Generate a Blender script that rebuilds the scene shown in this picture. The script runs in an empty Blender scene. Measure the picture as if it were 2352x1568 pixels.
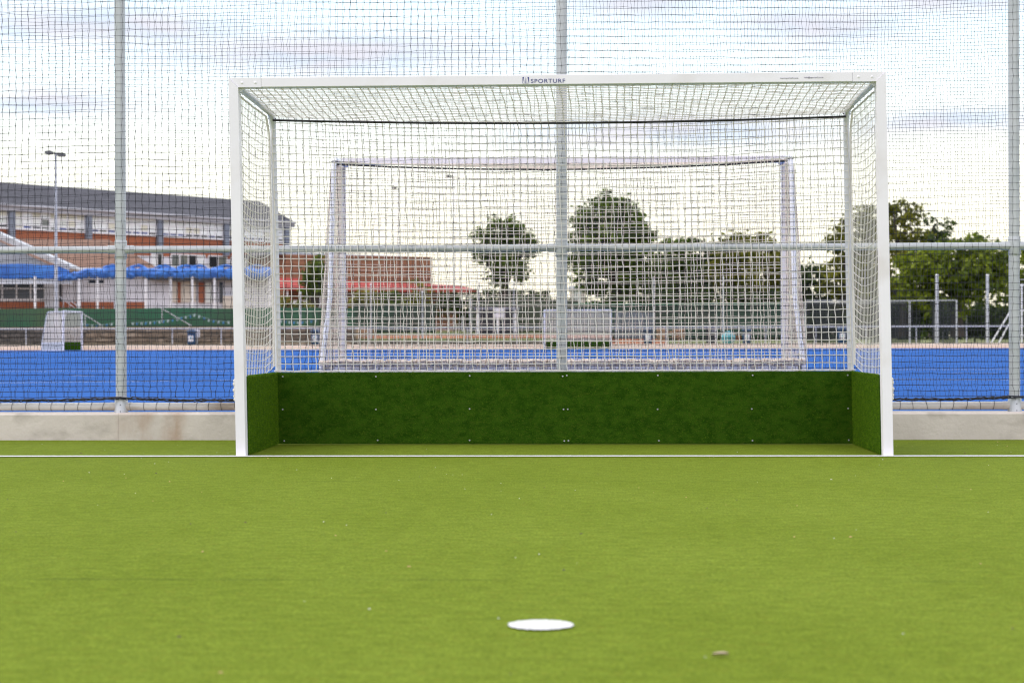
import bpy, math, random
import numpy as np
from mathutils import Vector

SC = bpy.context.scene
COL = SC.collection
PI = math.pi
rnd = random.Random(7)
NP = np.random.RandomState(11)

# ------------------------------------------------------------------ camera model
CX, CD, CH = 0.0954, 10.9045, 0.6879
YAW, PITCH, ROLL, FPX = 0.03594, -0.00241, -0.00257, 4348.0
_cy, _sy = math.cos(YAW), math.sin(YAW)
_r = Vector((_cy, _sy, 0)); _f = Vector((-_sy, _cy, 0)); _u = Vector((0, 0, 1))
FW = _f * math.cos(PITCH) + _u * math.sin(PITCH)
_u2 = _u * math.cos(PITCH) - _f * math.sin(PITCH)
RT = _r * math.cos(ROLL) + _u2 * math.sin(ROLL)
UP = _u2 * math.cos(ROLL) - _r * math.sin(ROLL)
CAM = Vector((CX, -CD, CH))

def ray(px, py):
    return FW + RT * ((px - 1176) / FPX) - UP * ((py - 784) / FPX)

def at(px, py, d):
    """point of the place seen at photo pixel (2352 wide) px,py, d metres away"""
    return CAM + ray(px, py) * d

def zat(py, d, px=1176):
    return at(px, py, d).z

def ppm(d):
    return FPX / d

# ------------------------------------------------------------------ materials
def nodes_of(name):
    m = bpy.data.materials.new(name); m.use_nodes = True
    nt = m.node_tree; b = nt.nodes['Principled BSDF']
    return m, nt, b

def N(nt, kind, **kw):
    n = nt.nodes.new(kind)
    for k, v in kw.items():
        setattr(n, k, v)
    return n

def pmat(name, c1, c2=None, scale=8.0, rough=0.6, bump=0.0, metallic=0.0, stretch=(1, 1, 1), sheen=0.0,
         detail=4.0, lo=0.35, hi=0.65, spec=None, c3=None, scale3=1.0, trans=0.0, bscale=None, lucent=0.0):
    m, nt, b = nodes_of(name)
    L = nt.links.new
    b.inputs['Roughness'].default_value = rough
    b.inputs['Metallic'].default_value = metallic
    if spec is not None:
        b.inputs['Specular IOR Level'].default_value = spec
    if sheen:
        b.inputs['Sheen Weight'].default_value = sheen
        b.inputs['Sheen Roughness'].default_value = 0.4
    c2 = c2 or tuple(x * 0.85 for x in c1)
    geo = N(nt, 'ShaderNodeTexCoord')
    mp = N(nt, 'ShaderNodeMapping'); mp.inputs['Scale'].default_value = stretch
    L(geo.outputs['Object'], mp.inputs['Vector'])
    no = N(nt, 'ShaderNodeTexNoise'); no.inputs['Scale'].default_value = scale; no.inputs['Detail'].default_value = detail
    L(mp.outputs['Vector'], no.inputs['Vector'])
    rp = N(nt, 'ShaderNodeValToRGB')
    rp.color_ramp.elements[0].position = lo; rp.color_ramp.elements[1].position = hi
    rp.color_ramp.elements[0].color = (*c1, 1); rp.color_ramp.elements[1].color = (*c2, 1)
    L(no.outputs['Fac'], rp.inputs['Fac'])
    out = rp.outputs['Color']
    if c3:
        n3 = N(nt, 'ShaderNodeTexNoise'); n3.inputs['Scale'].default_value = scale3; n3.inputs['Detail'].default_value = 6
        L(mp.outputs['Vector'], n3.inputs['Vector'])
        r3 = N(nt, 'ShaderNodeValToRGB'); r3.color_ramp.elements[0].position = 0.52; r3.color_ramp.elements[1].position = 0.7
        L(n3.outputs['Fac'], r3.inputs['Fac'])
        mx = N(nt, 'ShaderNodeMix', data_type='RGBA'); mx.inputs[7].default_value = (*c3, 1)
        L(r3.outputs['Color'], mx.inputs[0]); L(out, mx.inputs[6]); out = mx.outputs[2]
    L(out, b.inputs['Base Color'])
    if bump:
        bp = N(nt, 'ShaderNodeBump'); bp.inputs['Strength'].default_value = bump; bp.inputs['Distance'].default_value = 0.01
        if bscale:
            nb = N(nt, 'ShaderNodeTexNoise'); nb.inputs['Scale'].default_value = bscale; nb.inputs['Detail'].default_value = 3
            L(mp.outputs['Vector'], nb.inputs['Vector']); L(nb.outputs['Fac'], bp.inputs['Height'])
        else:
            L(no.outputs['Fac'], bp.inputs['Height'])
        L(bp.outputs['Normal'], b.inputs['Normal'])
    if lucent:
        tl = N(nt, 'ShaderNodeBsdfTranslucent'); L(out, tl.inputs['Color']); ms = N(nt, 'ShaderNodeMixShader'); ms.inputs[0].default_value = lucent
        L(b.outputs[0], ms.inputs[1]); L(tl.outputs[0], ms.inputs[2]); b = ms
        L(ms.outputs[0], nt.nodes['Material Output'].inputs['Surface'])
    if trans:
        tr = N(nt, 'ShaderNodeBsdfTransparent'); ms = N(nt, 'ShaderNodeMixShader'); ms.inputs[0].default_value = trans
        o = nt.nodes['Material Output']
        L(b.outputs[0], ms.inputs[1]); L(tr.outputs[0], ms.inputs[2]); L(ms.outputs[0], o.inputs['Surface'])
    return m

def turf_mat():
    m, nt, b = nodes_of('turf_green'); L = nt.links.new
    b.inputs['Roughness'].default_value = 0.9; b.inputs['Specular IOR Level'].default_value = 0.04
    g = N(nt, 'ShaderNodeNewGeometry')
    def noise(scale, st=(1, 1, 1), det=3, rough=0.6):
        mp = N(nt, 'ShaderNodeMapping'); mp.inputs['Scale'].default_value = st
        L(g.outputs['Position'], mp.inputs['Vector'])
        n = N(nt, 'ShaderNodeTexNoise'); n.inputs['Scale'].default_value = scale; n.inputs['Detail'].default_value = det
        n.inputs['Roughness'].default_value = rough
        L(mp.outputs['Vector'], n.inputs['Vector']); return n
    def ramp(n, a, bb, p0, p1):
        r = N(nt, 'ShaderNodeValToRGB'); r.color_ramp.elements[0].position = p0; r.color_ramp.elements[1].position = p1
        r.color_ramp.elements[0].color = (*a, 1); r.color_ramp.elements[1].color = (*bb, 1)
        L(n.outputs['Fac'], r.inputs['Fac']); return r
    def mix(a, bcol, fac, mode='MIX'):
        x = N(nt, 'ShaderNodeMix', data_type='RGBA', blend_type=mode)
        if isinstance(fac, float): x.inputs[0].default_value = fac
        else: L(fac, x.inputs[0])
        L(a, x.inputs[6])
        if isinstance(bcol, tuple): x.inputs[7].default_value = (*bcol, 1)
        else: L(bcol, x.inputs[7])
        return x.outputs[2]
    base = ramp(noise(2.2, (0.5, 0.35, 1), 4), TURF_A, TURF_B, 0.35, 0.68).outputs['Color']
    fine = ramp(noise(130, (0.7, 0.42, 1), 4, 0.85), (0.56, 0.58, 0.45), (1.45, 1.40, 1.62), 0.32, 0.68).outputs['Color']
    c = mix(base, fine, 1.0, 'MULTIPLY')
    mott = ramp(noise(38, (0.35, 0.5, 1), 4, 0.7), (0.76, 0.76, 0.65), (1.22, 1.19, 1.25), 0.3, 0.7).outputs['Color']
    c = mix(c, mott, 0.9, 'MULTIPLY')
    brn = ramp(noise(55, (0.35, 0.6, 1), 4, 0.75), (0, 0, 0), (0.6, 0.6, 0.6), 0.54, 0.72).outputs['Color']
    c = mix(c, (0.165, 0.155, 0.016), brn)
    # yellow-brown fibres and bright fibres
    sp = ramp(noise(260, (0.7, 0.5, 1), 2, 0.8), (0, 0, 0), (1, 1, 1), 0.63, 0.74).outputs['Color']
    c = mix(c, (0.22, 0.17, 0.03), sp)
    sp2 = ramp(noise(310, (0.7, 0.5, 1.7), 2, 0.8), (0, 0, 0), (1, 1, 1), 0.66, 0.76).outputs['Color']
    c = mix(c, (0.075, 0.21, 0.015), sp2)
    # seams of the carpet rolls, lying along the goal line direction
    sep = N(nt, 'ShaderNodeSeparateXYZ'); L(g.outputs['Position'], sep.inputs[0])
    wn = noise(0.8, (1, 1, 1), 5)
    for y0 in (-5.55, -1.9, 1.3):
        a = N(nt, 'ShaderNodeMath', operation='MULTIPLY_ADD'); L(wn.outputs['Fac'], a.inputs[0]); a.inputs[1].default_value = 0.05; a.inputs[2].default_value = -y0 - 0.025
        s = N(nt, 'ShaderNodeMath', operation='ADD'); L(sep.outputs['Y'], s.inputs[0]); L(a.outputs[0], s.inputs[1])
        ab = N(nt, 'ShaderNodeMath', operation='ABSOLUTE'); L(s.outputs[0], ab.inputs[0])
        mr = N(nt, 'ShaderNodeMapRange'); mr.inputs[1].default_value = 0.0; mr.inputs[2].default_value = 0.02
        mr.inputs[3].default_value = 0.45; mr.inputs[4].default_value = 0.0
        L(ab.outputs[0], mr.inputs[0])
        n2 = ramp(noise(3.0, (1, 1, 1), 4), (0, 0, 0), (1, 1, 1), 0.4, 0.6)
        mm = N(nt, 'ShaderNodeMath', operation='MULTIPLY'); L(mr.outputs[0], mm.inputs[0]); L(n2.outputs['Color'], mm.inputs[1])
        c = mix(c, (0.03, 0.05, 0.01), mm.outputs[0])
    L(c, b.inputs['Base Color'])
    bn = noise(240, (0.8, 0.5, 1), 3, 0.7)
    bp = N(nt, 'ShaderNodeBump'); bp.inputs['Strength'].default_value = 0.5; bp.inputs['Distance'].default_value = 0.006
    L(bn.outputs['Fac'], bp.inputs['Height']); L(bp.outputs['Normal'], b.inputs['Normal'])
    return m

TURF_A, TURF_B = (0.132, 0.190, 0.0145), (0.152, 0.214, 0.0200)

def leaf_mat(name, c_dark, c_light):
    m, nt, b = nodes_of(name); L = nt.links.new
    b.inputs['Roughness'].default_value = 0.6; b.inputs['Specular IOR Level'].default_value = 0.25
    at_ = N(nt, 'ShaderNodeAttribute'); at_.attribute_name = 'tone'
    r = N(nt, 'ShaderNodeValToRGB'); r.color_ramp.elements[0].color = (*c_dark, 1); r.color_ramp.elements[1].color = (*c_light, 1)
    L(at_.outputs['Fac'], r.inputs['Fac']); L(r.outputs['Color'], b.inputs['Base Color'])
    tl = N(nt, 'ShaderNodeBsdfTranslucent'); L(r.outputs['Color'], tl.inputs['Color'])
    ms = N(nt, 'ShaderNodeMixShader'); ms.inputs[0].default_value = 0.42
    L(b.outputs[0], ms.inputs[1]); L(tl.outputs[0], ms.inputs[2]); L(ms.outputs[0], nt.nodes['Material Output'].inputs['Surface'])
    return m

def brick_mat(name, c1, c2, mortar, scale=4.0):
    m, nt, b = nodes_of(name); L = nt.links.new
    b.inputs['Roughness'].default_value = 0.85
    tc = N(nt, 'ShaderNodeTexCoord'); sp = N(nt, 'ShaderNodeSeparateXYZ'); L(tc.outputs['Object'], sp.inputs[0])
    ad = N(nt, 'ShaderNodeMath', operation='ADD'); L(sp.outputs['X'], ad.inputs[0]); L(sp.outputs['Y'], ad.inputs[1])
    cb = N(nt, 'ShaderNodeCombineXYZ'); L(ad.outputs[0], cb.inputs['X']); L(sp.outputs['Z'], cb.inputs['Y'])
    br = N(nt, 'ShaderNodeTexBrick'); br.inputs['Scale'].default_value = scale
    br.inputs['Color1'].default_value = (*c1, 1); br.inputs['Color2'].default_value = (*c2, 1); br.inputs['Mortar'].default_value = (*mortar, 1)
    br.inputs['Mortar Size'].default_value = 0.02
    L(cb.outputs[0], br.inputs['Vector'])
    no = N(nt, 'ShaderNodeTexNoise'); no.inputs['Scale'].default_value = 1.2; no.inputs['Detail'].default_value = 5
    L(tc.outputs['Object'], no.inputs['Vector'])
    rp = N(nt, 'ShaderNodeValToRGB'); rp.color_ramp.elements[0].color = (0.75, 0.75, 0.75, 1); rp.color_ramp.elements[1].color = (1.15, 1.12, 1.1, 1)
    L(no.outputs['Fac'], rp.inputs['Fac'])
    mx = N(nt, 'ShaderNodeMix', data_type='RGBA', blend_type='MULTIPLY'); mx.inputs[0].default_value = 1
    L(br.outputs['Color'], mx.inputs[6]); L(rp.outputs['Color'], mx.inputs[7]); L(mx.outputs[2], b.inputs['Base Color'])
    return m

def tile_mat(name, c1, c2, pitch=0.33):
    """roof tiles: courses up the slope, jittered tone"""
    m, nt, b = nodes_of(name); L = nt.links.new
    b.inputs['Roughness'].default_value = 0.8
    tc = N(nt, 'ShaderNodeTexCoord'); sp = N(nt, 'ShaderNodeSeparateXYZ'); L(tc.outputs['Object'], sp.inputs[0])
    w = N(nt, 'ShaderNodeMath', operation='MULTIPLY'); w.inputs[1].default_value = 1 / pitch; L(sp.outputs['Z'], w.inputs[0])
    fr = N(nt, 'ShaderNodeMath', operation='FRACT'); L(w.outputs[0], fr.inputs[0])
    no = N(nt, 'ShaderNodeTexNoise'); no.inputs['Scale'].default_value = 2.2; no.inputs['Detail'].default_value = 6
    L(tc.outputs['Object'], no.inputs['Vector'])
    rp = N(nt, 'ShaderNodeValToRGB'); rp.color_ramp.elements[0].color = (*c1, 1); rp.color_ramp.elements[1].color = (*c2, 1)
    rp.color_ramp.elements[0].position = 0.35; rp.color_ramp.elements[1].position = 0.65
    L(no.outputs['Fac'], rp.inputs['Fac'])
    r2 = N(nt, 'ShaderNodeValToRGB'); r2.color_ramp.elements[0].color = (0.78, 0.78, 0.78, 1); r2.color_ramp.elements[1].color = (1.08, 1.08, 1.08, 1)
    r2.color_ramp.elements[0].position = 0.0; r2.color_ramp.elements[1].position = 0.3
    L(fr.outputs[0], r2.inputs['Fac'])
    mx = N(nt, 'ShaderNodeMix', data_type='RGBA', blend_type='MULTIPLY'); mx.inputs[0].default_value = 1
    L(rp.outputs['Color'], mx.inputs[6]); L(r2.outputs['Color'], mx.inputs[7]); L(mx.outputs[2], b.inputs['Base Color'])
    bp = N(nt, 'ShaderNodeBump'); bp.inputs['Strength'].default_value = 0.4; bp.inputs['Distance'].default_value = 0.05
    L(fr.outputs[0], bp.inputs['Height']); L(bp.outputs['Normal'], b.inputs['Normal'])
    return m

def concrete_mat(name, c1, c2, stain, rust=None):
    m, nt, b = nodes_of(name); L = nt.links.new
    b.inputs['Roughness'].default_value = 0.85
    g = N(nt, 'ShaderNodeTexCoord')
    def noise(scale, det, st=(1, 1, 1)):
        mp = N(nt, 'ShaderNodeMapping'); mp.inputs['Scale'].default_value = st
        L(g.outputs['Object'], mp.inputs['Vector'])
        n = N(nt, 'ShaderNodeTexNoise'); n.inputs['Scale'].default_value = scale; n.inputs['Detail'].default_value = det
        L(mp.outputs[0], n.inputs['Vector']); return n
    def ramp(n, a, bb, p0, p1):
        r = N(nt, 'ShaderNodeValToRGB'); r.color_ramp.elements[0].position = p0; r.color_ramp.elements[1].position = p1
        r.color_ramp.elements[0].color = (*a, 1); r.color_ramp.elements[1].color = (*bb, 1)
        L(n.outputs['Fac'], r.inputs['Fac']); return r.outputs['Color']
    def mix(a, bcol, fac):
        x = N(nt, 'ShaderNodeMix', data_type='RGBA'); L(fac, x.inputs[0]); L(a, x.inputs[6]); x.inputs[7].default_value = (*bcol, 1); return x.outputs[2]
    c = ramp(noise(3, 8), c1, c2, 0.35, 0.65)
    c = mix(c, stain, ramp(noise(4.5, 9, (1, 1, 1.6)), (0, 0, 0), (0.75, 0.75, 0.75), 0.52, 0.72))
    c = mix(c, tuple(x * 0.35 for x in stain), ramp(noise(26, 3), (0, 0, 0), (0.8, 0.8, 0.8), 0.72, 0.78))
    if rust:
        sp = N(nt, 'ShaderNodeSeparateXYZ'); L(g.outputs['Object'], sp.inputs[0])
        for x0, w in rust:
            s = N(nt, 'ShaderNodeMath', operation='ADD'); L(sp.outputs['X'], s.inputs[0]); s.inputs[1].default_value = -x0
            ab = N(nt, 'ShaderNodeMath', operation='ABSOLUTE'); L(s.outputs[0], ab.inputs[0])
            mr = N(nt, 'ShaderNodeMapRange'); mr.inputs[2].default_value = w; mr.inputs[3].default_value = 0.5; mr.inputs[4].default_value = 0
            L(ab.outputs[0], mr.inputs[0])
            nn = N(nt, 'ShaderNodeMath', operation='MULTIPLY'); L(mr.outputs[0], nn.inputs[0])
            L(ramp(noise(7, 6, (1, 1, 0.5)), (0, 0, 0), (1, 1, 1), 0.4, 0.6), nn.inputs[1])
            c = mix(c, (0.36, 0.20, 0.10), nn.outputs[0])
    L(c, b.inputs['Base Color'])
    bp = N(nt, 'ShaderNodeBump'); bp.inputs['Strength'].default_value = 0.3; bp.inputs['Distance'].default_value = 0.01
    L(noise(35, 6).outputs['Fac'], bp.inputs['Height']); L(bp.outputs['Normal'], b.inputs['Normal'])
    return m

M = {}
M['white_paint'] = pmat('white_paint', (0.88, 0.855, 0.895), (0.84, 0.815, 0.85), 3, 0.38, detail=6, c3=(0.76, 0.72, 0.72), scale3=3.2)
M['white_tube'] = pmat('white_tube', (0.74, 0.75, 0.80), (0.68, 0.69, 0.75), 5, 0.3)
M['net_white'] = pmat('net_white', (0.92, 0.90, 0.86), (0.86, 0.83, 0.79), 60, 0.8, lucent=0.45)
M['net_dirty'] = pmat('net_dirty', (0.94, 0.86, 0.76), (0.88, 0.79, 0.69), 30, 0.8, lucent=0.4)
M['board_back'] = pmat('board_back', (0.52, 0.53, 0.53), (0.45, 0.46, 0.46), 4, 0.7)
M['net_fine'] = pmat('net_fine', (0.86, 0.79, 0.72), (0.80, 0.72, 0.65), 2, 0.8, trans=0.55, lucent=0.45)
M['net_black'] = pmat('net_black', (0.012, 0.014, 0.02), (0.02, 0.022, 0.03), 50, 0.6)
M['black_cord'] = pmat('black_cord', (0.010, 0.010, 0.012), (0.018, 0.018, 0.02), 80, 0.6)
M['turf'] = turf_mat()
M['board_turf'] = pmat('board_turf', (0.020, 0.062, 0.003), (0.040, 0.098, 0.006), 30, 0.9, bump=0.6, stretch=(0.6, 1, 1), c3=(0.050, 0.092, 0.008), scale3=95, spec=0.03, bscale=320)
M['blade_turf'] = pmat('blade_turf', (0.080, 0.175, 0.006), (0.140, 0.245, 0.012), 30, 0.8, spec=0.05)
M['white_line'] = pmat('white_line', (0.76, 0.75, 0.75), (0.66, 0.66, 0.65), 120, 0.85, bump=0.5, c3=(0.36, 0.42, 0.26), scale3=200)
M['galv'] = pmat('galv', (0.60, 0.62, 0.63), (0.50, 0.53, 0.54), 9, 0.42, metallic=0.2, detail=6, stretch=(1, 1, 0.5))
M['galv_warm'] = pmat('galv_warm', (0.66, 0.64, 0.60), (0.56, 0.54, 0.50), 7, 0.42, metallic=0.15, detail=6, stretch=(0.4, 1, 1), c3=(0.36, 0.30, 0.24), scale3=6)
M['screw'] = pmat('screw', (0.55, 0.55, 0.57), (0.42, 0.42, 0.44), 30, 0.35, metallic=0.3)
M['ink_blue'] = pmat('ink_blue', (0.022, 0.035, 0.20), (0.03, 0.04, 0.22), 30, 0.5)
M['ink_grey'] = pmat('ink_grey', (0.16, 0.15, 0.22), (0.2, 0.19, 0.26), 30, 0.5)
M['groove'] = pmat('groove', (0.35, 0.35, 0.38), (0.3, 0.3, 0.33), 30, 0.6)
M['blue_turf'] = pmat('blue_turf', (0.015, 0.084, 0.305), (0.026, 0.108, 0.365), 0.22, 0.9, bump=0.2, detail=8, spec=0.05, bscale=60)
M['kerb'] = concrete_mat('kerb', (0.66, 0.595, 0.525), (0.58, 0.52, 0.455), (0.40, 0.355, 0.30), rust=[(-2.62, 0.10), (-2.85, 0.30), (-1.05, 0.05)])
M['far_kerb'] = concrete_mat('far_kerb', (0.88, 0.76, 0.57), (0.80, 0.68, 0.50), (0.72, 0.58, 0.43))
M['red_strip'] = pmat('red_strip', (0.36, 0.13, 0.12), (0.30, 0.11, 0.10), 2, 0.85)
M['grass'] = pmat('grass', (0.085, 0.125, 0.022), (0.14, 0.15, 0.035), 1.2, 0.9, bump=0.4, detail=8, c3=(0.20, 0.15, 0.07), scale3=0.35)
M['dirt'] = pmat('dirt', (0.36, 0.24, 0.13), (0.28, 0.17, 0.09), 1.2, 0.9, detail=8)
M['orange_dirt'] = pmat('orange_dirt', (0.33, 0.12, 0.045), (0.26, 0.10, 0.05), 1.0, 0.9, detail=8)
M['stone'] = pmat('stone', (0.22, 0.165, 0.115), (0.12, 0.095, 0.07), 1.8, 0.9, bump=0.5, detail=9, c3=(0.34, 0.27, 0.20), scale3=2.6, stretch=(0.6, 1, 1.6))
M['stone_dark'] = pmat('stone_dark', (0.12, 0.105, 0.09), (0.07, 0.06, 0.05), 1.8, 0.9, bump=0.5, detail=9, c3=(0.2, 0.17, 0.14), scale3=2.6)
M['shade_green'] = pmat('shade_green', (0.022, 0.105, 0.055), (0.030, 0.085, 0.045), 0.5, 0.8, detail=8, c3=(0.055, 0.10, 0.045), scale3=0.25)
M['shade_dark'] = pmat('shade_dark', (0.024, 0.060, 0.036), (0.032, 0.056, 0.034), 0.6, 0.8, detail=8, c3=(0.045, 0.055, 0.04), scale3=0.4)
M['shade_olive'] = pmat('shade_olive', (0.075, 0.090, 0.055), (0.055, 0.068, 0.042), 0.5, 0.85, detail=6)
M['green_roll'] = pmat('green_roll', (0.02, 0.13, 0.06), (0.015, 0.10, 0.05), 2, 0.6)
M['grey_sheet'] = pmat('grey_sheet', (0.16, 0.19, 0.21), (0.11, 0.14, 0.15), 1.5, 0.6, stretch=(3, 1, 0.3))
M['brick'] = brick_mat('brick', (0.39, 0.115, 0.043), (0.33, 0.09, 0.035), (0.34, 0.2, 0.14))
M['brick_brown'] = brick_mat('brick_brown', (0.31, 0.135, 0.062), (0.25, 0.105, 0.050), (0.28, 0.19, 0.13))
M['slate'] = tile_mat('slate', (0.036, 0.036, 0.048), (0.066, 0.064, 0.080), 0.16)
M['brown_tile'] = tile_mat('brown_tile', (0.215, 0.120, 0.080), (0.165, 0.090, 0.060), 0.25)
M['red_roof'] = pmat('red_roof', (0.42, 0.062, 0.05), (0.34, 0.05, 0.042), 1.5, 0.6)
M['grey_roof'] = pmat('grey_roof', (0.24, 0.25, 0.29), (0.19, 0.2, 0.24), 1.2, 0.6)
M['plaster'] = pmat('plaster', (0.74, 0.75, 0.79), (0.67, 0.68, 0.72), 0.8, 0.8, detail=6)
M['cream_wall'] = pmat('cream_wall', (0.68, 0.62, 0.52), (0.6, 0.55, 0.46), 1, 0.8)
M['white_frame'] = pmat('white_frame', (0.82, 0.82, 0.82), (0.76, 0.76, 0.77), 2, 0.5)
M['column_grey'] = pmat('column_grey', (0.20, 0.23, 0.28), (0.17, 0.19, 0.24), 2, 0.6)
M['gutter'] = pmat('gutter', (0.42, 0.42, 0.45), (0.36, 0.36, 0.39), 2, 0.5)
M['glass_dark'] = pmat('glass_dark', (0.02, 0.024, 0.026), (0.035, 0.04, 0.04), 0.8, 0.12)
M['blind_cream'] = pmat('blind_cream', (0.78, 0.76, 0.62), (0.62, 0.61, 0.48), 0.7, 0.5, lo=0.3, hi=0.7)
M['blind_pale'] = pmat('blind_pale', (0.88, 0.90, 0.87), (0.78, 0.82, 0.80), 0.7, 0.5)
M['pane_grey'] = pmat('pane_grey', (0.14, 0.16, 0.15), (0.24, 0.25, 0.2), 0.7, 0.2)
M['pane_blue'] = pmat('pane_blue', (0.05, 0.09, 0.33), (0.09, 0.12, 0.22), 1.5, 0.3)
M['pane_white'] = pmat('pane_white', (0.78, 0.8, 0.76), (0.68, 0.72, 0.66), 1.0, 0.4)
M['blue_tarp'] = pmat('blue_tarp', (0.045, 0.20, 0.60), (0.03, 0.13, 0.46), 0.9, 0.45, bump=0.6, detail=5)
M['canopy_white'] = pmat('canopy_white', (0.68, 0.71, 0.75), (0.58, 0.62, 0.67), 0.7, 0.6)
M['black_metal'] = pmat('black_metal', (0.02, 0.02, 0.024), (0.03, 0.03, 0.034), 2, 0.5)
M['brown_door'] = pmat('brown_door', (0.33, 0.10, 0.04), (0.26, 0.08, 0.035), 2, 0.6)
M['bark'] = pmat('bark', (0.075, 0.06, 0.045), (0.045, 0.036, 0.028), 3, 0.9, bump=0.5, stretch=(1, 1, 0.3))
M['bin_blue'] = pmat('bin_blue', (0.014, 0.052, 0.125), (0.011, 0.040, 0.10), 4, 0.45)
M['paper'] = pmat('paper', (0.72, 0.70, 0.72), (0.66, 0.63, 0.66), 6, 0.7)
M['teal_print'] = pmat('teal_print', (0.10, 0.35, 0.40), (0.12, 0.3, 0.36), 6, 0.7)
M['turquoise'] = pmat('turquoise', (0.16, 0.50, 0.56), (0.13, 0.42, 0.48), 3, 0.5)
M['wood'] = pmat('wood', (0.40, 0.27, 0.17), (0.32, 0.2, 0.12), 5, 0.8, stretch=(0.3, 1, 3))
M['wood_red'] = pmat('wood_red', (0.34, 0.14, 0.06), (0.28, 0.11, 0.05), 5, 0.8)
M['flag_blue'] = pmat('flag_blue', (0.03, 0.16, 0.32), (0.025, 0.13, 0.27), 3, 0.7)
M['flag_white'] = pmat('flag_white', (0.30, 0.40, 0.40), (0.25, 0.33, 0.33), 3, 0.7)
M['cage_net'] = pmat('cage_net', (0.020, 0.024, 0.028), (0.03, 0.036, 0.042), 1.2, 0.8, stretch=(6, 6, 0.2), trans=0.38)
M['cage_thin'] = pmat('cage_thin', (0.05, 0.055, 0.06), (0.035, 0.04, 0.04), 1.2, 0.8, trans=0.82)
M['side_net_far'] = M['net_dirty']
M['dry_leaf'] = pmat('dry_leaf', (0.46, 0.36, 0.25), (0.56, 0.45, 0.33), 60, 0.8)
M['crumb_white'] = pmat('crumb_white', (0.72, 0.74, 0.68), (0.6, 0.62, 0.55), 30, 0.8)
M['crumb_dark'] = pmat('crumb_dark', (0.05, 0.05, 0.03), (0.10, 0.06, 0.03), 30, 0.8)
M['crumb_tan'] = pmat('crumb_tan', (0.45, 0.28, 0.12), (0.5, 0.33, 0.16), 30, 0.8)
M['red_cloth'] = pmat('red_cloth', (0.50, 0.03, 0.03), (0.42, 0.03, 0.03), 4, 0.7)
M['grey_plastic'] = pmat('grey_plastic', (0.2, 0.19, 0.22), (0.16, 0.155, 0.18), 3, 0.5)
M['lamp_grey'] = pmat('lamp_grey', (0.14, 0.14, 0.13), (0.10, 0.10, 0.095), 4, 0.5)
M['pole_grey'] = pmat('pole_grey', (0.50, 0.51, 0.54), (0.44, 0.45, 0.48), 2, 0.5)
M['pole_pale'] = pmat('pole_pale', (0.78, 0.78, 0.78), (0.72, 0.72, 0.72), 2, 0.5)
M['leaf_mid'] = leaf_mat('leaf_mid', (0.0307, 0.0614, 0.0092), (0.1608, 0.2364, 0.0255))
M['leaf_olive'] = leaf_mat('leaf_olive', (0.0546, 0.0682, 0.0077), (0.2647, 0.2647, 0.0238))
M['leaf_dark'] = leaf_mat('leaf_dark', (0.0149, 0.0327, 0.0080), (0.0824, 0.1285, 0.0222))
M['leaf_bright'] = leaf_mat('leaf_bright', (0.0462, 0.0836, 0.0077), (0.2623, 0.3196, 0.0220))
M['leaf_yellow'] = leaf_mat('leaf_yellow', (0.0775, 0.0930, 0.0140), (0.3100, 0.3100, 0.0488))

# ------------------------------------------------------------------ mesh helpers
def tag(o, label=None, cat=None, group=None, kind=None):
    if label: o['label'] = label
    if cat: o['category'] = cat
    if group: o['group'] = group
    if kind: o['kind'] = kind
    return o

def empty(name, loc=(0, 0, 0), rz=0.0, label=None, cat=None, group=None):
    o = bpy.data.objects.new(name, None); COL.objects.link(o)
    o.location = loc; o.rotation_euler = (0, 0, rz); o.empty_display_size = 0.2
    return tag(o, label, cat, group)

def link(name, me, parent=None):
    o = bpy.data.objects.new(name, me); COL.objects.link(o)
    if parent is not None: o.parent = parent
    return o

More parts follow.
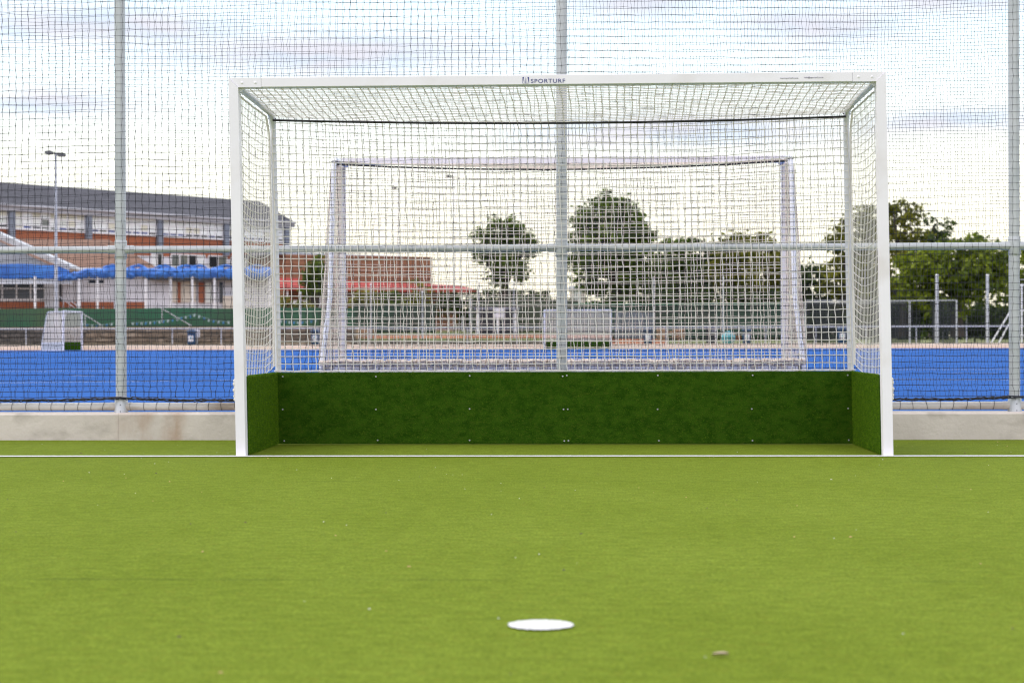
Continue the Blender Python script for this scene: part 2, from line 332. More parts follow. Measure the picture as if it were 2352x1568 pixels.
class MB:
    def __init__(s, org=(0, 0, 0)):
        s.v = []; s.f = []; s.m = []; s.sm = []; s.mi = 0; s.org = Vector(org)
    def add(s, verts, faces, smooth=False):
        o = len(s.v); s.v += [tuple(Vector(p) - s.org) for p in verts]
        for f in faces:
            s.f.append([i + o for i in f]); s.m.append(s.mi); s.sm.append(smooth)
        return s
    def box(s, x0, x1, y0, y1, z0, z1, fn=None):
        P = [(x0, y0, z0), (x1, y0, z0), (x1, y1, z0), (x0, y1, z0), (x0, y0, z1), (x1, y0, z1), (x1, y1, z1), (x0, y1, z1)]
        if fn: P = [fn(*p) for p in P]
        return s.add(P, [(0, 3, 2, 1), (4, 5, 6, 7), (0, 1, 5, 4), (1, 2, 6, 5), (2, 3, 7, 6), (3, 0, 4, 7)])
    def bbox(s, x0, x1, y0, y1, z0, z1, b=0.004, fn=None):
        """box with chamfered vertical/long edges (8-gon section along its longest axis)"""
        dx, dy, dz = x1 - x0, y1 - y0, z1 - z0
        ax = max(range(3), key=lambda i: (dx, dy, dz)[i])
        lo, hi = [(y0, z0, y1, z1), (x0, z0, x1, z1), (x0, y0, x1, y1)][ax], [(x0, x1), (y0, y1), (z0, z1)][ax]
        a0, b0, a1, b1 = lo
        ring = [(a0 + b, b0), (a1 - b, b0), (a1, b0 + b), (a1, b1 - b), (a1 - b, b1), (a0 + b, b1), (a0, b1 - b), (a0, b0 + b)]
        P = []
        for h in hi:
            for (a, c) in ring:
                P.append([(h, a, c), (a, h, c), (a, c, h)][ax])
        if fn: P = [fn(*p) for p in P]
        F = [tuple(range(8))[::-1], tuple(range(8, 16))] + [(i, (i + 1) % 8, 8 + (i + 1) % 8, 8 + i) for i in range(8)]
        return s.add(P, F)
    def tube(s, path, r, n=10, smooth=True, caps=True):
        path = [Vector(p) for p in path]; k = len(path)
        rr = r if isinstance(r, (list, tuple)) else [r] * k
        P = []; prev = None
        for i, p in enumerate(path):
            t = (path[min(i + 1, k - 1)] - path[max(i - 1, 0)]).normalized()
            if prev is None:
                a = Vector((0, 0, 1)) if abs(t.z) < 0.9 else Vector((1, 0, 0))
                nx = t.cross(a).normalized()
            else:
                nx = (prev - t * prev.dot(t)).normalized()
            prev = nx; ny = t.cross(nx)
            for j in range(n):
                an = 2 * PI * j / n
                P.append(p + (nx * math.cos(an) + ny * math.sin(an)) * rr[i])
        F = [(i * n + j, i * n + (j + 1) % n, (i + 1) * n + (j + 1) % n, (i + 1) * n + j) for i in range(k - 1) for j in range(n)]
        s.add(P, F, smooth)
        if caps:
            s.add(P[:n], [tuple(range(n))[::-1]]); s.add(P[-n:], [tuple(range(n))])
        return s
    def prism(s, poly, h0, h1, axis=2, fn=None):
        """extrude 2-D polygon along axis"""
        n = len(poly); P = []
        for h in (h0, h1):
            for (a, b) in poly:
                P.append([(h, a, b), (a, h, b), (a, b, h)][axis])
        if fn: P = [fn(*p) for p in P]
        return s.add(P, [tuple(range(n))[::-1], tuple(range(n, 2 * n))] + [(i, (i + 1) % n, n + (i + 1) % n, n + i) for i in range(n)])
    def lathe(s, prof, c=(0, 0, 0), n=20, smooth=True):
        c = Vector(c); P = []
        for (r, z) in prof:
            for j in range(n):
                a = 2 * PI * j / n; P.append(c + Vector((r * math.cos(a), r * math.sin(a), z)))
        k = len(prof)
        F = [(i * n + j, i * n + (j + 1) % n, (i + 1) * n + (j + 1) % n, (i + 1) * n + j) for i in range(k - 1) for j in range(n)]
        F += [tuple(range(n))[::-1], tuple(range((k - 1) * n, k * n))]
        return s.add(P, F, smooth)
    def build(s, name, mats, parent=None):
        me = bpy.data.meshes.new(name); me.from_pydata(s.v, [], s.f)
        if not isinstance(mats, (list, tuple)): mats = [mats]
        for m in mats: me.materials.append(m)
        me.polygons.foreach_set('material_index', s.m); me.polygons.foreach_set('use_smooth', s.sm)
        me.update()
        o = link(name, me, parent)
        if s.org.length > 0:
            o.location = s.org if parent is None else s.org
        return o

def np_mesh(name, verts, faces, nper, mats, parent=None, matidx=None, smooth=False):
    """fast mesh; faces array (n, nper)"""
    me = bpy.data.meshes.new(name)
    me.vertices.add(len(verts)); me.vertices.foreach_set('co', np.asarray(verts, dtype=np.float32).ravel())
    nf = len(faces)
    me.loops.add(nf * nper); me.loops.foreach_set('vertex_index', np.asarray(faces, dtype=np.int32).ravel())
    me.polygons.add(nf); me.polygons.foreach_set('loop_start', np.arange(nf, dtype=np.int32) * nper)
    try: me.polygons.foreach_set('loop_total', np.full(nf, nper, dtype=np.int32))
    except Exception: pass
    if smooth: me.polygons.foreach_set('use_smooth', np.ones(nf, dtype=bool))
    if not isinstance(mats, (list, tuple)): mats = [mats]
    for m in mats: me.materials.append(m)
    if matidx is not None: me.polygons.foreach_set('material_index', np.asarray(matidx, dtype=np.int32))
    me.update(calc_edges=True); me.validate()
    return link(name, me, parent)

def seg_tubes(A, B, r, n=4):
    """prism tubes for many segments; returns verts, quad faces"""
    A = np.asarray(A, float); B = np.asarray(B, float); t = B - A
    ln = np.linalg.norm(t, axis=1, keepdims=True); ln[ln == 0] = 1; t = t / ln
    ref = np.where(np.abs(t[:, 2:3]) < 0.9, np.array([[0, 0, 1.0]]), np.array([[0, 1.0, 0]]))
    nx = np.cross(t, ref); nx /= np.linalg.norm(nx, axis=1, keepdims=True); ny = np.cross(t, nx)
    k = len(A); V = np.zeros((k, 2, n, 3))
    for j in range(n):
        a = 2 * PI * (j + 0.5) / n
        off = (nx * math.cos(a) + ny * math.sin(a)) * r
        V[:, 0, j] = A + off; V[:, 1, j] = B + off
    base = (np.arange(k) * 2 * n)[:, None]
    F = np.concatenate([base + np.array([[j, (j + 1) % n, n + (j + 1) % n, n + j]]) for j in range(n)], axis=0)
    return V.reshape(-1, 3), F

def knot_octs(P, r):
    P = np.asarray(P, float); k = len(P)
    D = np.array([[1, 0, 0], [0, 1, 0], [-1, 0, 0], [0, -1, 0], [0, 0, 1], [0, 0, -1]], float) * np.array([r * 1.25, r * 1.0, r * 0.85])
    D = np.array([[1.3 * r, 0, 0], [0, r, 0], [-1.3 * r, 0, 0], [0, -r, 0], [0, 0, r], [0, 0, -r]])
    V = P[:, None, :] + D[None]
    F4 = np.array([[0, 1, 4, 4], [1, 2, 4, 4], [2, 3, 4, 4], [3, 0, 4, 4], [1, 0, 5, 5], [2, 1, 5, 5], [3, 2, 5, 5], [0, 3, 5, 5]])
    F = (np.arange(k) * 6)[:, None, None] + F4[None]
    return V.reshape(-1, 3), F.reshape(-1, 4)[:, :3]

def smooth_noise(n, m, amp, sx, sy, rs):
    """low frequency 2-D noise by summing sines"""
    u = np.arange(n)[:, None] / sx; v = np.arange(m)[None, :] / sy; o = np.zeros((n, m))
    for i in range(6):
        a, b = rs.uniform(0.4, 1.6, 2); p, q = rs.uniform(0, 6.28, 2)
        o += np.sin(u * a * 6.28 + p) * np.sin(v * b * 6.28 + q)
    return o * amp / 2.0

def grid_net(G, r, knots=0.0, n=4):
    """G: (nu, nv, 3) knot grid -> verts, quads, (knot verts, tris)"""
    A = np.concatenate([G[:-1].reshape(-1, 3), G[:, :-1].reshape(-1, 3)])
    B = np.concatenate([G[1:].reshape(-1, 3), G[:, 1:].reshape(-1, 3)])
    V, F = seg_tubes(A, B, r, n)
    T = np.concatenate([F[:, [0, 1, 2]], F[:, [0, 2, 3]]])
    if knots:
        KV, KF = knot_octs(G.reshape(-1, 3), knots)
        T = np.concatenate([T, KF + len(V)]); V = np.concatenate([V, KV])
    return V, T

# ------------------------------------------------------------------ hockey goal
GW, GH, PW, PD = 3.66, 2.14, 0.055, 0.075
def copy_tree(o, parent=None):
    c = o.copy(); COL.objects.link(c)
    if parent is not None: c.parent = parent
    for ch in list(o.children): copy_tree(ch, c)
    return c

def text_mesh(s, size, mat, name, parent, x0, width, z0, y, k):
    cu = bpy.data.curves.new(name, 'FONT'); cu.body = s; cu.size = size; cu.extrude = 0.0006
    cu.space_character = 1.12
    ob = bpy.data.objects.new(name, cu); COL.objects.link(ob)
    dg = bpy.context.evaluated_depsgraph_get(); me = bpy.data.meshes.new_from_object(ob.evaluated_get(dg))
    bpy.data.objects.remove(ob); bpy.data.curves.remove(cu)
    xs = [v.co.x for v in me.vertices]; a, b = min(xs), max(xs)
    for v in me.vertices:
        x = x0 + (v.co.x - a) / (b - a) * width; z = z0 + v.co.y
        v.co = (x + k * z / 2.19, y - v.co.z, z)
    me.materials.clear(); me.materials.append(mat); me.name = name
    return link(name, me, parent)

def make_goal(root, k=0.0, main=False, seed=1, netmat=None, rise=0.0, td=1.2):
    rs = np.random.RandomState(seed)
    W = lambda x, y, z: (x + k * z / 2.19, y, z + rise * (x / 1.85) * z / 2.19)
    hw = GW / 2
    top = GH + PW
    # posts with mitred tops
    for s in (-1, 1):
        b = MB(); g = 0.0008
        xi, xo = s * hw, s * (hw + PW)
        poly = [(xi, 0), (xo, 0), (xo, top - g), (xi, GH - g)]
        if s > 0: poly = poly
        b.prism(poly, -0.005, PD, axis=1, fn=W)
        # net channel on the back edge
        b.box(min(xi, xo) + 0.018, max(xi, xo) - 0.018, PD, PD + 0.012, 0.02, GH - 0.02, fn=W)
        po = b.build('goal_post', M['white_paint'], root)
        if main:
            t = MB()
            for i in range(7):
                zc = 0.33 + i * 0.018
                t.lathe([(0.004, -0.012), (0.011, -0.006), (0.012, 0.004), (0.005, 0.011)], W(s * (hw + PW + 0.006 + 0.004 * (i % 2)), 0.05 + 0.006 * ((i * 5) % 3), zc), 8)
            t.build('net_tie', M['net_white'], po)
    # crossbar: middle bar, two corner sleeves, mitred
    b = MB(); j = hw - 0.135
    b.bbox(-j, j, 0.0, PD, GH, top, 0.002, fn=W)
    for s in (-1, 1):
        poly = [(s * (j + 0.0016), GH), (s * hw, GH), (s * (hw + PW), top), (s * (j + 0.0016), top)]
        b.prism(poly, 0.0, PD, axis=1, fn=W)
    cb = b.build('crossbar', M['white_paint'], root)
    if main:
        for s in (-1, 1):
            for q in (0.023, 0.10):
                bo = MB()
                x = s * (hw - q); z = GH + 0.026
                P = []
                n = 12
                prof = [(0.0080, 0.0), (0.0078, -0.0012), (0.005, -0.0024), (0.001, -0.0028)]
                for (r, y) in prof:
                    for a in range(n): P.append(W(x + r * math.cos(2 * PI * a / n), y, z + r * math.sin(2 * PI * a / n)))
                F = [(i * n + a, i * n + (a + 1) % n, (i + 1) * n + (a + 1) % n, (i + 1) * n + a) for i in range(3) for a in range(n)]
                bo.add(P, F, True); bo.build('bolt', M['white_paint'], cb)
        # maker's mark: blue square with white converging stripes, then lettering
        lx, lz, sz = -0.187, GH + 0.006, 0.037
        lg = MB(); y = -0.0012
        def q2(pts, mi, dy):
            lg.mi = mi; lg.add([W(lx + a * sz, y - dy, lz + c * sz) for a, c in pts], [(0, 1, 2, 3)])
        lg.mi = 0
        lg.box(lx, lx + sz, y, 0.0, lz, lz + sz, fn=W)
        for a0, a1, b0, b1 in ((0.06, 0.24, 0.24, 0.42), (0.30, 0.42, 0.42, 0.485), (0.58, 0.70, 0.515, 0.58), (0.76, 0.94, 0.58, 0.76)):
            q2([(a0, 0.0), (a1, 0.0), (b1, 1.0), (b0, 1.0)], 1, 0.0004)
        lg.build('logo', [M['ink_blue'], M['white_paint']], cb)
        text_mesh('SPORTURF', 0.033, M['ink_blue'], 'lettering', cb, -0.139, 0.196, GH + 0.0085, -0.0012, k)
        text_mesh('www.sporturf.co.za', 0.0115, M['ink_grey'], 'web_address', cb, 1.285, 0.103, GH + 0.022, -0.0012, k)
        text_mesh('info@sporturf.co.za', 0.0115, M['ink_grey'], 'mail_address', cb, 1.423, 0.107, GH + 0.0245, -0.0012, k)
    # bent rear tubes
    for s in (-1, 1):
        b = MB(); x = s * (hw - 0.006)
        q0 = td - 0.13
        arc = [(x, 0.03, GH - 0.004), (x, q0 * 0.55, GH - 0.010), (x, q0, GH - 0.018)]
        for i in range(1, 7):
            a = i / 6 * 1.45
            arc.append((x, q0 + 0.13 * math.sin(a), GH - 0.148 + 0.13 * math.cos(a)))
        arc += [(x, td + (1.226 - td) * 0.18, 1.75), (x, td + (1.226 - td) * 0.65, 1.0), (x + s * (0.002 if main else 0.05), 1.226, 0.45), (x + s * (0.002 if main else 0.055), 1.245, 0.02)]
        b.tube([W(*p) for p in arc], 0.0195, 12)
        b.build('rear_tube', M['white_tube'], root)
    # boards
    BZ = 0.46
    for s in (-1, 1):
        b = MB(); x0 = s * (hw - 0.004); x1 = s * (hw + 0.022)
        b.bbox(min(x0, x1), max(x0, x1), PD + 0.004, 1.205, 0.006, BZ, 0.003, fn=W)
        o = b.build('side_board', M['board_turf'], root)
        if main:
            pile(root, o, 'y', s, W, rs, 26000)
        r = MB()
        r.box(s * (hw + 0.0225) if s > 0 else s * (hw + 0.046), s * (hw + 0.046) if s > 0 else s * (hw + 0.0225), 0.09, 1.2, BZ - 0.05, BZ - 0.006, fn=W)
        r.box(s * (hw + 0.0225) if s > 0 else s * (hw + 0.046), s * (hw + 0.046) if s > 0 else s * (hw + 0.0225), 0.09, 1.2, 0.01, 0.05, fn=W)
        xo = s * (hw + 0.0445)
        r.build('board_frame', M['white_paint'], o)
        r = MB(); r.box(min(xo, xo - s * 0.006), max(xo, xo - s * 0.006), 0.094, 1.196, 0.0505, BZ - 0.0505, fn=W)
        r.build('board_backing', M['board_back'], o)
    b = MB()
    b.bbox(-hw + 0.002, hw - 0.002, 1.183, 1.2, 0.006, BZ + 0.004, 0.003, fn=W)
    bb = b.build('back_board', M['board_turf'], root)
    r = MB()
    for z in (0.01, BZ - 0.045): r.box(-hw, hw, 1.2005, 1.235, z, z + 0.04, fn=W)
    for i in range(7): r.box(-hw + i * (GW - 0.04) / 6, -hw + i * (GW - 0.04) / 6 + 0.04, 1.2015, 1.231, 0.052, BZ - 0.047, fn=W)
    r.build('board_frame', M['white_paint'], bb)
    if main:
        pile(root, bb, 'x', 0, W, rs, 34000)
        for x in [-hw + 0.035 + i * (GW - 0.07) / 6 for i in range(7) if i != 3] + [-0.016 + 0.012, 0.016 + 0.012]:
            for z in (BZ - 0.022, 0.228, 0.026):
                sc = MB(); n = 8; c = W(x + rs.uniform(-.006, .006), 1.183, z + rs.uniform(-.003, .003)); P = []
                for (rr, y) in ((0.0052, -0.004), (0.0052, -0.0075), (0.0025, -0.0095)):
                    for a in range(n): P.append((c[0] + rr * math.cos(2 * PI * a / n), c[1] + y, c[2] + rr * math.sin(2 * PI * a / n)))
                sc.add(P, [(q * n + a, q * n + (a + 1) % n, (q + 1) * n + (a + 1) % n, (q + 1) * n + a) for q in range(2) for a in range(n)] + [tuple(range(2 * n, 3 * n))])
                sc.build('screw', M['screw'], bb)
    # tension cord between the rear tubes
    zc = 2.092 if main else 2.10; yc = td - 0.03
    cord = MB(); path = []; rad = []
    sag = 0.03 if main else 0.055
    for i in range(41):
        t = i / 40 * 2 - 1
        path.append(W(t * (hw - 0.015), yc - 0.034, zc - 0.017 - sag * (1 - t * t) - 0.004 * t)); rad.append(0.0074 if abs(abs(t) - 0.97) > 0.02 else 0.0105)
    cord.tube(path, rad, 8)
    for s in (-1, 1):
        ring = [(s * (hw - 0.006) + 0.023 * math.cos(a), yc + 0.026 * math.sin(a), zc) for a in np.linspace(0, 2 * PI, 13)]
        cord.tube([W(*p) for p in ring], 0.003, 5)
        cord.tube([W(s * (hw - 0.012), yc, zc), W(s * (hw + 0.0), yc - 0.02, zc + 0.005)], 0.003, 5)
    cord.build('tension_cord', M['black_cord'], root)
    # net
    ms = 0.0475; nm = netmat or M['net_white']
    nu = int(GW / ms) + 1
    zr = BZ + 0.01
    prof = [(0.045, GH + 0.004), (yc * 0.3, GH - 0.008), (yc * 0.65, GH - 0.024), (yc, zc + 0.004)] + [(yc + (1.195 - yc) * (zc - z_) / (zc - zr), z_) for z_ in (1.72, 1.2, 0.8)] + [(1.19, zr)]
    pl = [0]
    for a, c in zip(prof[:-1], prof[1:]): pl.append(pl[-1] + math.hypot(c[0] - a[0], c[1] - a[1]))
    nv = int(pl[-1] / ms) + 1
    tv = np.linspace(0, pl[-1], nv)
    py = np.interp(tv, pl, [p[0] for p in prof]); pz = np.interp(tv, pl, [p[1] for p in prof])
    u = np.linspace(-hw + 0.004, hw - 0.004, nu)
    X = np.repeat(u[:, None], nv, 1); Y = np.repeat(py[None], nu, 0); Z = np.repeat(pz[None], nu, 0)
    edge = 1 - (X / hw) ** 2
    vfrac = (tv / pl[-1])[None]
    Z -= sag * edge * np.where(tv < pl[3], (tv / pl[3]) ** 1.3, np.exp(-((tv - pl[3]) / 0.6) ** 2))[None]
    Z -= edge ** 2 * 0.02 * np.sin(vfrac * PI)
    mid = np.clip(np.sin(vfrac * PI), 0, 1)
    Y += edge * 0.05 * np.clip((vfrac - 0.35) / 0.65, 0, 1) * (1 - np.clip((vfrac - 0.35) / 0.65, 0, 1)) * 4 * (0.6 + 0.3 * np.sin(X * 2.3))
    X += edge * (0.055 * (vfrac - 0.35) + 0.02 * np.sin(X * 3 + 1))
    X += smooth_noise(nu, nv, 0.006, 30, 24, rs) * mid + rs.normal(0, 0.0012, X.shape)
    Z += smooth_noise(nu, nv, 0.005, 34, 24, rs) * mid + rs.normal(0, 0.0010, X.shape)
    alt = ((np.arange(nu)[:, None] + np.arange(nv)[None]) % 2 * 2 - 1)
    X += alt * 0.0018
    G = np.stack([X + k * Z / 2.19, Y, Z + rise * X / 1.85 * Z / 2.19], -1)
    V, T = grid_net(G, 0.0034 if main else 0.0028, 0.0044, 4)
    Vs, Ts = [V], [T]; off = len(V)
    # side panels
    for s in (-1, 1):
        ny_, nz_ = 22, 36
        a = np.linspace(0, 1, ny_)[:, None] * np.ones((1, nz_)); c = np.ones((ny_, 1)) * np.linspace(0, 1, nz_)[None]
        zb = BZ + 0.012
        rear_y = np.interp(zb + (GH - 0.03 - zb) * c, [zb, 1.0, 1.75, 2.0, GH], [1.188, td + (1.19 - td) * 0.65, td - 0.015 + (1.19 - td) * 0.18, td - 0.03 + (1.19 - td) * 0.08, td - 0.15])
        Zt = GH - 0.024 - a * 0.022
        Zz = zb + (Zt - zb) * c
        Yy = 0.07 + (rear_y - 0.07) * a
        Zz -= np.sin(a * PI) * 0.05 * (0.25 + 2.4 * c * (1 - c)) * np.clip((1.02 - c) * 4, 0, 1)
        Zz += np.clip(a - 0.72, 0, 1) * 0.12 * (1 - c)
        Xx = s * (hw + 0.028 - 0.012 * a) + s * 0.004 * np.sin(a * PI) * np.sin(c * PI)
        Yy = Yy + rs.normal(0, 0.0010, Yy.shape) + smooth_noise(ny_, nz_, 0.003, 14, 16, rs)
        Zz = Zz + rs.normal(0, 0.0015, Yy.shape)
        Xx = Xx + smooth_noise(ny_, nz_, 0.0016, 14, 16, rs)
        if not main: Xx = Xx + s * 0.05 * (1 - c) * a
        Gs = np.stack([Xx + k * Zz / 2.19, Yy, Zz + rise * Xx / 1.85 * Zz / 2.19], -1)
        V, T = grid_net(Gs, 0.0021 if main else 0.0027, 0.0036, 4)
        Vs.append(V); Ts.append(T + off); off += len(V)
        # border rope following the tube
        rp = [Gs[ny_ - 1, i] for i in range(nz_)] + [Gs[ny_ - 1 - i, nz_ - 1] for i in range(ny_)]
        V, F = seg_tubes(np.array(rp[:-1]), np.array(rp[1:]), 0.0065, 6)
        T = np.concatenate([F[:, [0, 1, 2]], F[:, [0, 2, 3]]])
        Vs.append(V); Ts.append(T + off); off += len(V)
    # gathered lower edge: loose loops lying on top of the boards
    base = []
    for q in range(2 if main else 9):
        for i in range(120):
            t = i / 119; x = (-hw - 0.02 + t * (GW + 0.04)) if main else (-hw - 0.055 + t * (GW + 0.11))
            if main:
                base.append((x, 1.195 + 0.004 * math.sin(i * 1.3 + q), zr + 0.002 + 0.003 * math.sin(i * 0.9 + q * 2)))
            else:
                base.append((x, 1.2 + 0.02 * rs.uniform(-1, 1) + 0.008 * q, zr - 0.03 + 0.008 * q + rs.uniform(-0.006, 0.006)))
        A = np.array(base[q * 120:q * 120 + 119]); Bq = np.array(base[q * 120 + 1:q * 120 + 120])
        if k:
            A = A + np.array([[k * 0.2, 0, 0]]); Bq = Bq + np.array([[k * 0.2, 0, 0]])
        V, F = seg_tubes(A, Bq, 0.0035 if main else (0.022 if q in (1, 6) else 0.008), 6)
        T = np.concatenate([F[:, [0, 1, 2]], F[:, [0, 2, 3]]]); Vs.append(V); Ts.append(T + off); off += len(V)
    np_mesh('net', np.concatenate(Vs), np.concatenate(Ts), 3, nm, root)

def pile(root, board, axis, s, W, rs, cnt):
    """short turf fibres on the inner face of a board"""
    hw = GW / 2; BZ = 0.46
    z = rs.uniform(0.004, BZ + 0.005, cnt)
    edge = rs.uniform(size=cnt) < 0.06; z[edge] = BZ + 0.002
    ln = rs.uniform(0.004, 0.010, cnt); w = rs.uniform(0.0012, 0.0022, cnt)
    if axis == 'x':
        x = rs.uniform(-hw + 0.004, hw - 0.004, cnt); y = np.full(cnt, 1.1835)
        nrm = np.array([0, -1.0, 0]); tx = np.array([1.0, 0, 0])
    else:
        y = rs.uniform(PD + 0.01, 1.18, cnt); x = np.full(cnt, s * (hw - 0.0035))
        nrm = np.array([-s * 1.0, 0, 0]); tx = np.array([0, 1.0, 0])
    P = np.stack([x, y, z], -1)
    d = nrm[None] * rs.uniform(0.5, 1, (cnt, 1)) + np.array([[0, 0, 1.0]]) * rs.uniform(-0.9, 0.5, (cnt, 1)) + tx[None] * rs.normal(0, 0.5, (cnt, 1))
    d[edge] = np.array([[0, 0, 1.0]]) + nrm[None] * 0.3 + tx[None] * rs.normal(0, 0.5, (edge.sum(), 1))
    d /= np.linalg.norm(d, axis=1, keepdims=True)
    sx = np.cross(d, rs.normal(size=(cnt, 3))); sx /= np.linalg.norm(sx, axis=1, keepdims=True)
    A = P - sx * w[:, None] / 2; B = P + sx * w[:, None] / 2; C = P + d * ln[:, None]
    V = np.stack([A, B, C], 1).reshape(-1, 3)
    Wx = globals().get('MAIN_K', 0.0)
    V[:, 0] += Wx * V[:, 2] / 2.19
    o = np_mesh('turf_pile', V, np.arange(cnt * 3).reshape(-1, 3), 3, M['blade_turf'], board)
    o['kind'] = 'stuff'

MAIN_K = -0.0386
goal = empty('hockey_goal', (0, 0, 0), 0, 'large white field hockey goal with dark green turf boards standing on the green pitch', 'hockey goal')
make_goal(goal, MAIN_K, True, 3, M['net_white'], 0.004)
goal.scale = (1.0035, 1, 1); goal.location.x = -0.006

def fine_net(root):
    """the far goals carry a fine pale mesh: thin double-sided panels with sag"""
    for ch in list(root.children):
        if ch.name.split('.')[0] != 'net': continue
        hw = GW / 2; b = MB()
        prof = [(0.05, GH), (0.45, GH - 0.03), (0.84, GH - 0.04), (0.93, GH - 0.12), (0.99, 1.7), (1.09, 1.1), (1.18, 0.47)]
        n = 16; P = []
        for (y, z) in prof:
            for i in range(n + 1):
                t = i / n * 2 - 1; P.append((t * hw, y + 0.03 * (1 - t * t) * math.sin(i * 1.1), z - 0.03 * (1 - t * t)))
        m = n + 1
        b.add(P, [(q * m + i, q * m + i + 1, (q + 1) * m + i + 1, (q + 1) * m + i) for q in range(len(prof) - 1) for i in range(n)], True)
        for sgn in (-1, 1):
            P = [(sgn * (hw + 0.01), 0.06, GH - 0.02)] + [(sgn * (hw + 0.012), y - 0.02, z) for y, z in prof[2:]] + [(sgn * (hw + 0.01), 0.06, 0.47)]
            b.add(P, [tuple(range(len(P)))])
        o = b.build('net', M['net_fine'], root)
        bpy.data.objects.remove(ch)

goal_b = empty('hockey_goal', (-0.05, 5.05, 0.0), PI, 'hockey goal seen from behind on the blue pitch just beyond the fence', 'hockey goal', 'hockey goals on the blue pitch')
make_goal(goal_b, 0.0, False, 5, M['net_dirty'], td=0.84)
p = at(1327, 801, 105.2)
gc = empty('hockey_goal', (0, 0, 0), 0, '', 'hockey goal', 'hockey goals on the blue pitch'); make_goal(gc, 0.0, False, 6, M['net_dirty'], td=0.95); gc.location = (p.x, p.y, 0.0); gc.rotation_euler = (0, 0, math.radians(1.0))
fine_net(gc); gc['label'] = 'small distant hockey goal facing us across the blue pitch behind the middle fence post'
p = at(162, 803, 104.5)
gd = copy_tree(gc); gd.location = (p.x, p.y + 0.6, 0.0); gd.rotation_euler = (0, 0, math.radians(89.5))
gd['label'] = 'distant hockey goal turned sideways in front of the stone terrace at the left'

# ------------------------------------------------------------------ ground, pitches, markings
def sheet(name, x0, x1, y0, y1, z, mat, kind='structure', nx=1, ny=1):
    b = MB(); b.add([(x0, y0, z), (x1, y0, z), (x1, y1, z), (x0, y1, z)], [(0, 1, 2, 3)])
    o = b.build(name, mat); o['kind'] = kind; return o
sheet('ground', -1500, 1500, -300, 2500, -0.03, M['grass'])
sheet('pitch', -30, 30, -45, 1.74, 0.0, M['turf'])
FY = 95.6
sheet('blue_pitch', -40, 45, 1.9, FY, -0.004, M['blue_turf'])
# goal line, broken pile edge
def ragged_strip(name, x0, x1, y0, y1, z, mat, seed=1, step=0.012):
    rs = np.random.RandomState(seed); n = int((x1 - x0) / step)
    xs = np.linspace(x0, x1, n)
    a = y0 + rs.normal(0, 0.0022, n); c = y1 + rs.normal(0, 0.0022, n)
    V = np.concatenate([np.stack([xs, a, np.full(n, z)], -1), np.stack([xs, c, np.full(n, z)], -1)])
    i = np.arange(n - 1)
    F = np.stack([i, i + 1, n + i + 1, n + i], -1)
    o = np_mesh(name, V, F, 4, mat); o['kind'] = 'structure'; return o
ragged_strip('goal_line', -14, 14, -0.062, 0.032, 0.004, M['white_line'], 2)
b = MB(); rs = np.random.RandomState(4); n = 160
pts = []
for i in range(n):
    r = 0.0785 + rs.normal(0, 0.0022); a = 2 * PI * i / n
    pts.append((r * math.cos(a), -6.4 + r * math.sin(a), 0.004))
b.add(pts, [tuple(range(n))]); b.build('penalty_spot', M['white_line'])['kind'] = 'structure'
# lines of the blue pitch
def ribbon(b, pts, w, z):
    pts = [Vector((x, y, 0)) for x, y in pts]; P = []
    for i, p in enumerate(pts):
        t = (pts[min(i + 1, len(pts) - 1)] - pts[max(i - 1, 0)]).normalized(); nn = Vector((-t.y, t.x, 0))
        for s in (-1, 1):
            q = p + nn * w / 2 * s; P.append((q.x, q.y, z))
    b.add(P, [(2 * i, 2 * i + 2, 2 * i + 3, 2 * i + 1) for i in range(len(pts) - 1)])
b = MB(); G0 = 5.05
ribbon(b, [(-27.5, G0), (27.5, G0)], 0.075, 0.001)
def circ(r, x0=1.83):
    L = [(-x0 + r * math.cos(a), G0 + r * math.sin(a)) for a in np.linspace(PI, PI / 2, 40)]
    return L + [(x0 + r * math.cos(a), G0 + r * math.sin(a)) for a in np.linspace(PI / 2, 0, 40)]
ribbon(b, circ(14.63), 0.075, 0.001)
big = circ(19.63)
tot = 0
for i in range(len(big) - 1):
    a, c = big[i], big[i + 1]; ln = math.hypot(c[0] - a[0], c[1] - a[1]); m_ = max(1, int(ln / 0.3))
    for q in range(m_):
        if (tot % 3.3) < 0.6:
            p0 = (a[0] + (c[0] - a[0]) * q / m_, a[1] + (c[1] - a[1]) * q / m_); p1 = (a[0] + (c[0] - a[0]) * (q + 1) / m_, a[1] + (c[1] - a[1]) * (q + 1) / m_)
            ribbon(b, [p0, p1], 0.075, 0.001)
        tot += ln / m_
for yy in (22.9, 45.7, 68.5, 91.4): ribbon(b, [(-27.5, G0 + yy), (27.5, G0 + yy)], 0.075, 0.001)
for xx in (-27.5, 27.5): ribbon(b, [(xx, G0), (xx, G0 + 91.4)], 0.075, 0.0025)
b.build('pitch_lines', M['white_line'])['kind'] = 'structure'
sheet('red_strip', -40, 45, FY - 0.28, FY, 0.003, M['red_strip'])
# far kerb, lawn and raised pool terrace
b = MB(); b.bbox(-42, 48, FY, FY + 0.5, -0.03, 0.27, 0.02)
tag(b.build('concrete_kerb', M['far_kerb']), 'long low tan concrete kerb along the far edge of the blue pitch', 'kerb')
sheet('lawn', -46, 80, FY + 0.5, 420, 0.20, M['grass'])
# near concrete kerb under the fence
b = MB(); kx = at(268, 1000, 12.7).x
for (x0, x1) in ((-12, kx - 0.0008), (kx + 0.0008, 12)):
    b.bbox(x0, x1, 1.732, 1.98, -0.03, 0.182, 0.012)
tag(b.build('concrete_kerb', M['kerb']), 'stained beige concrete kerb under the black net fence behind the big goal', 'kerb')

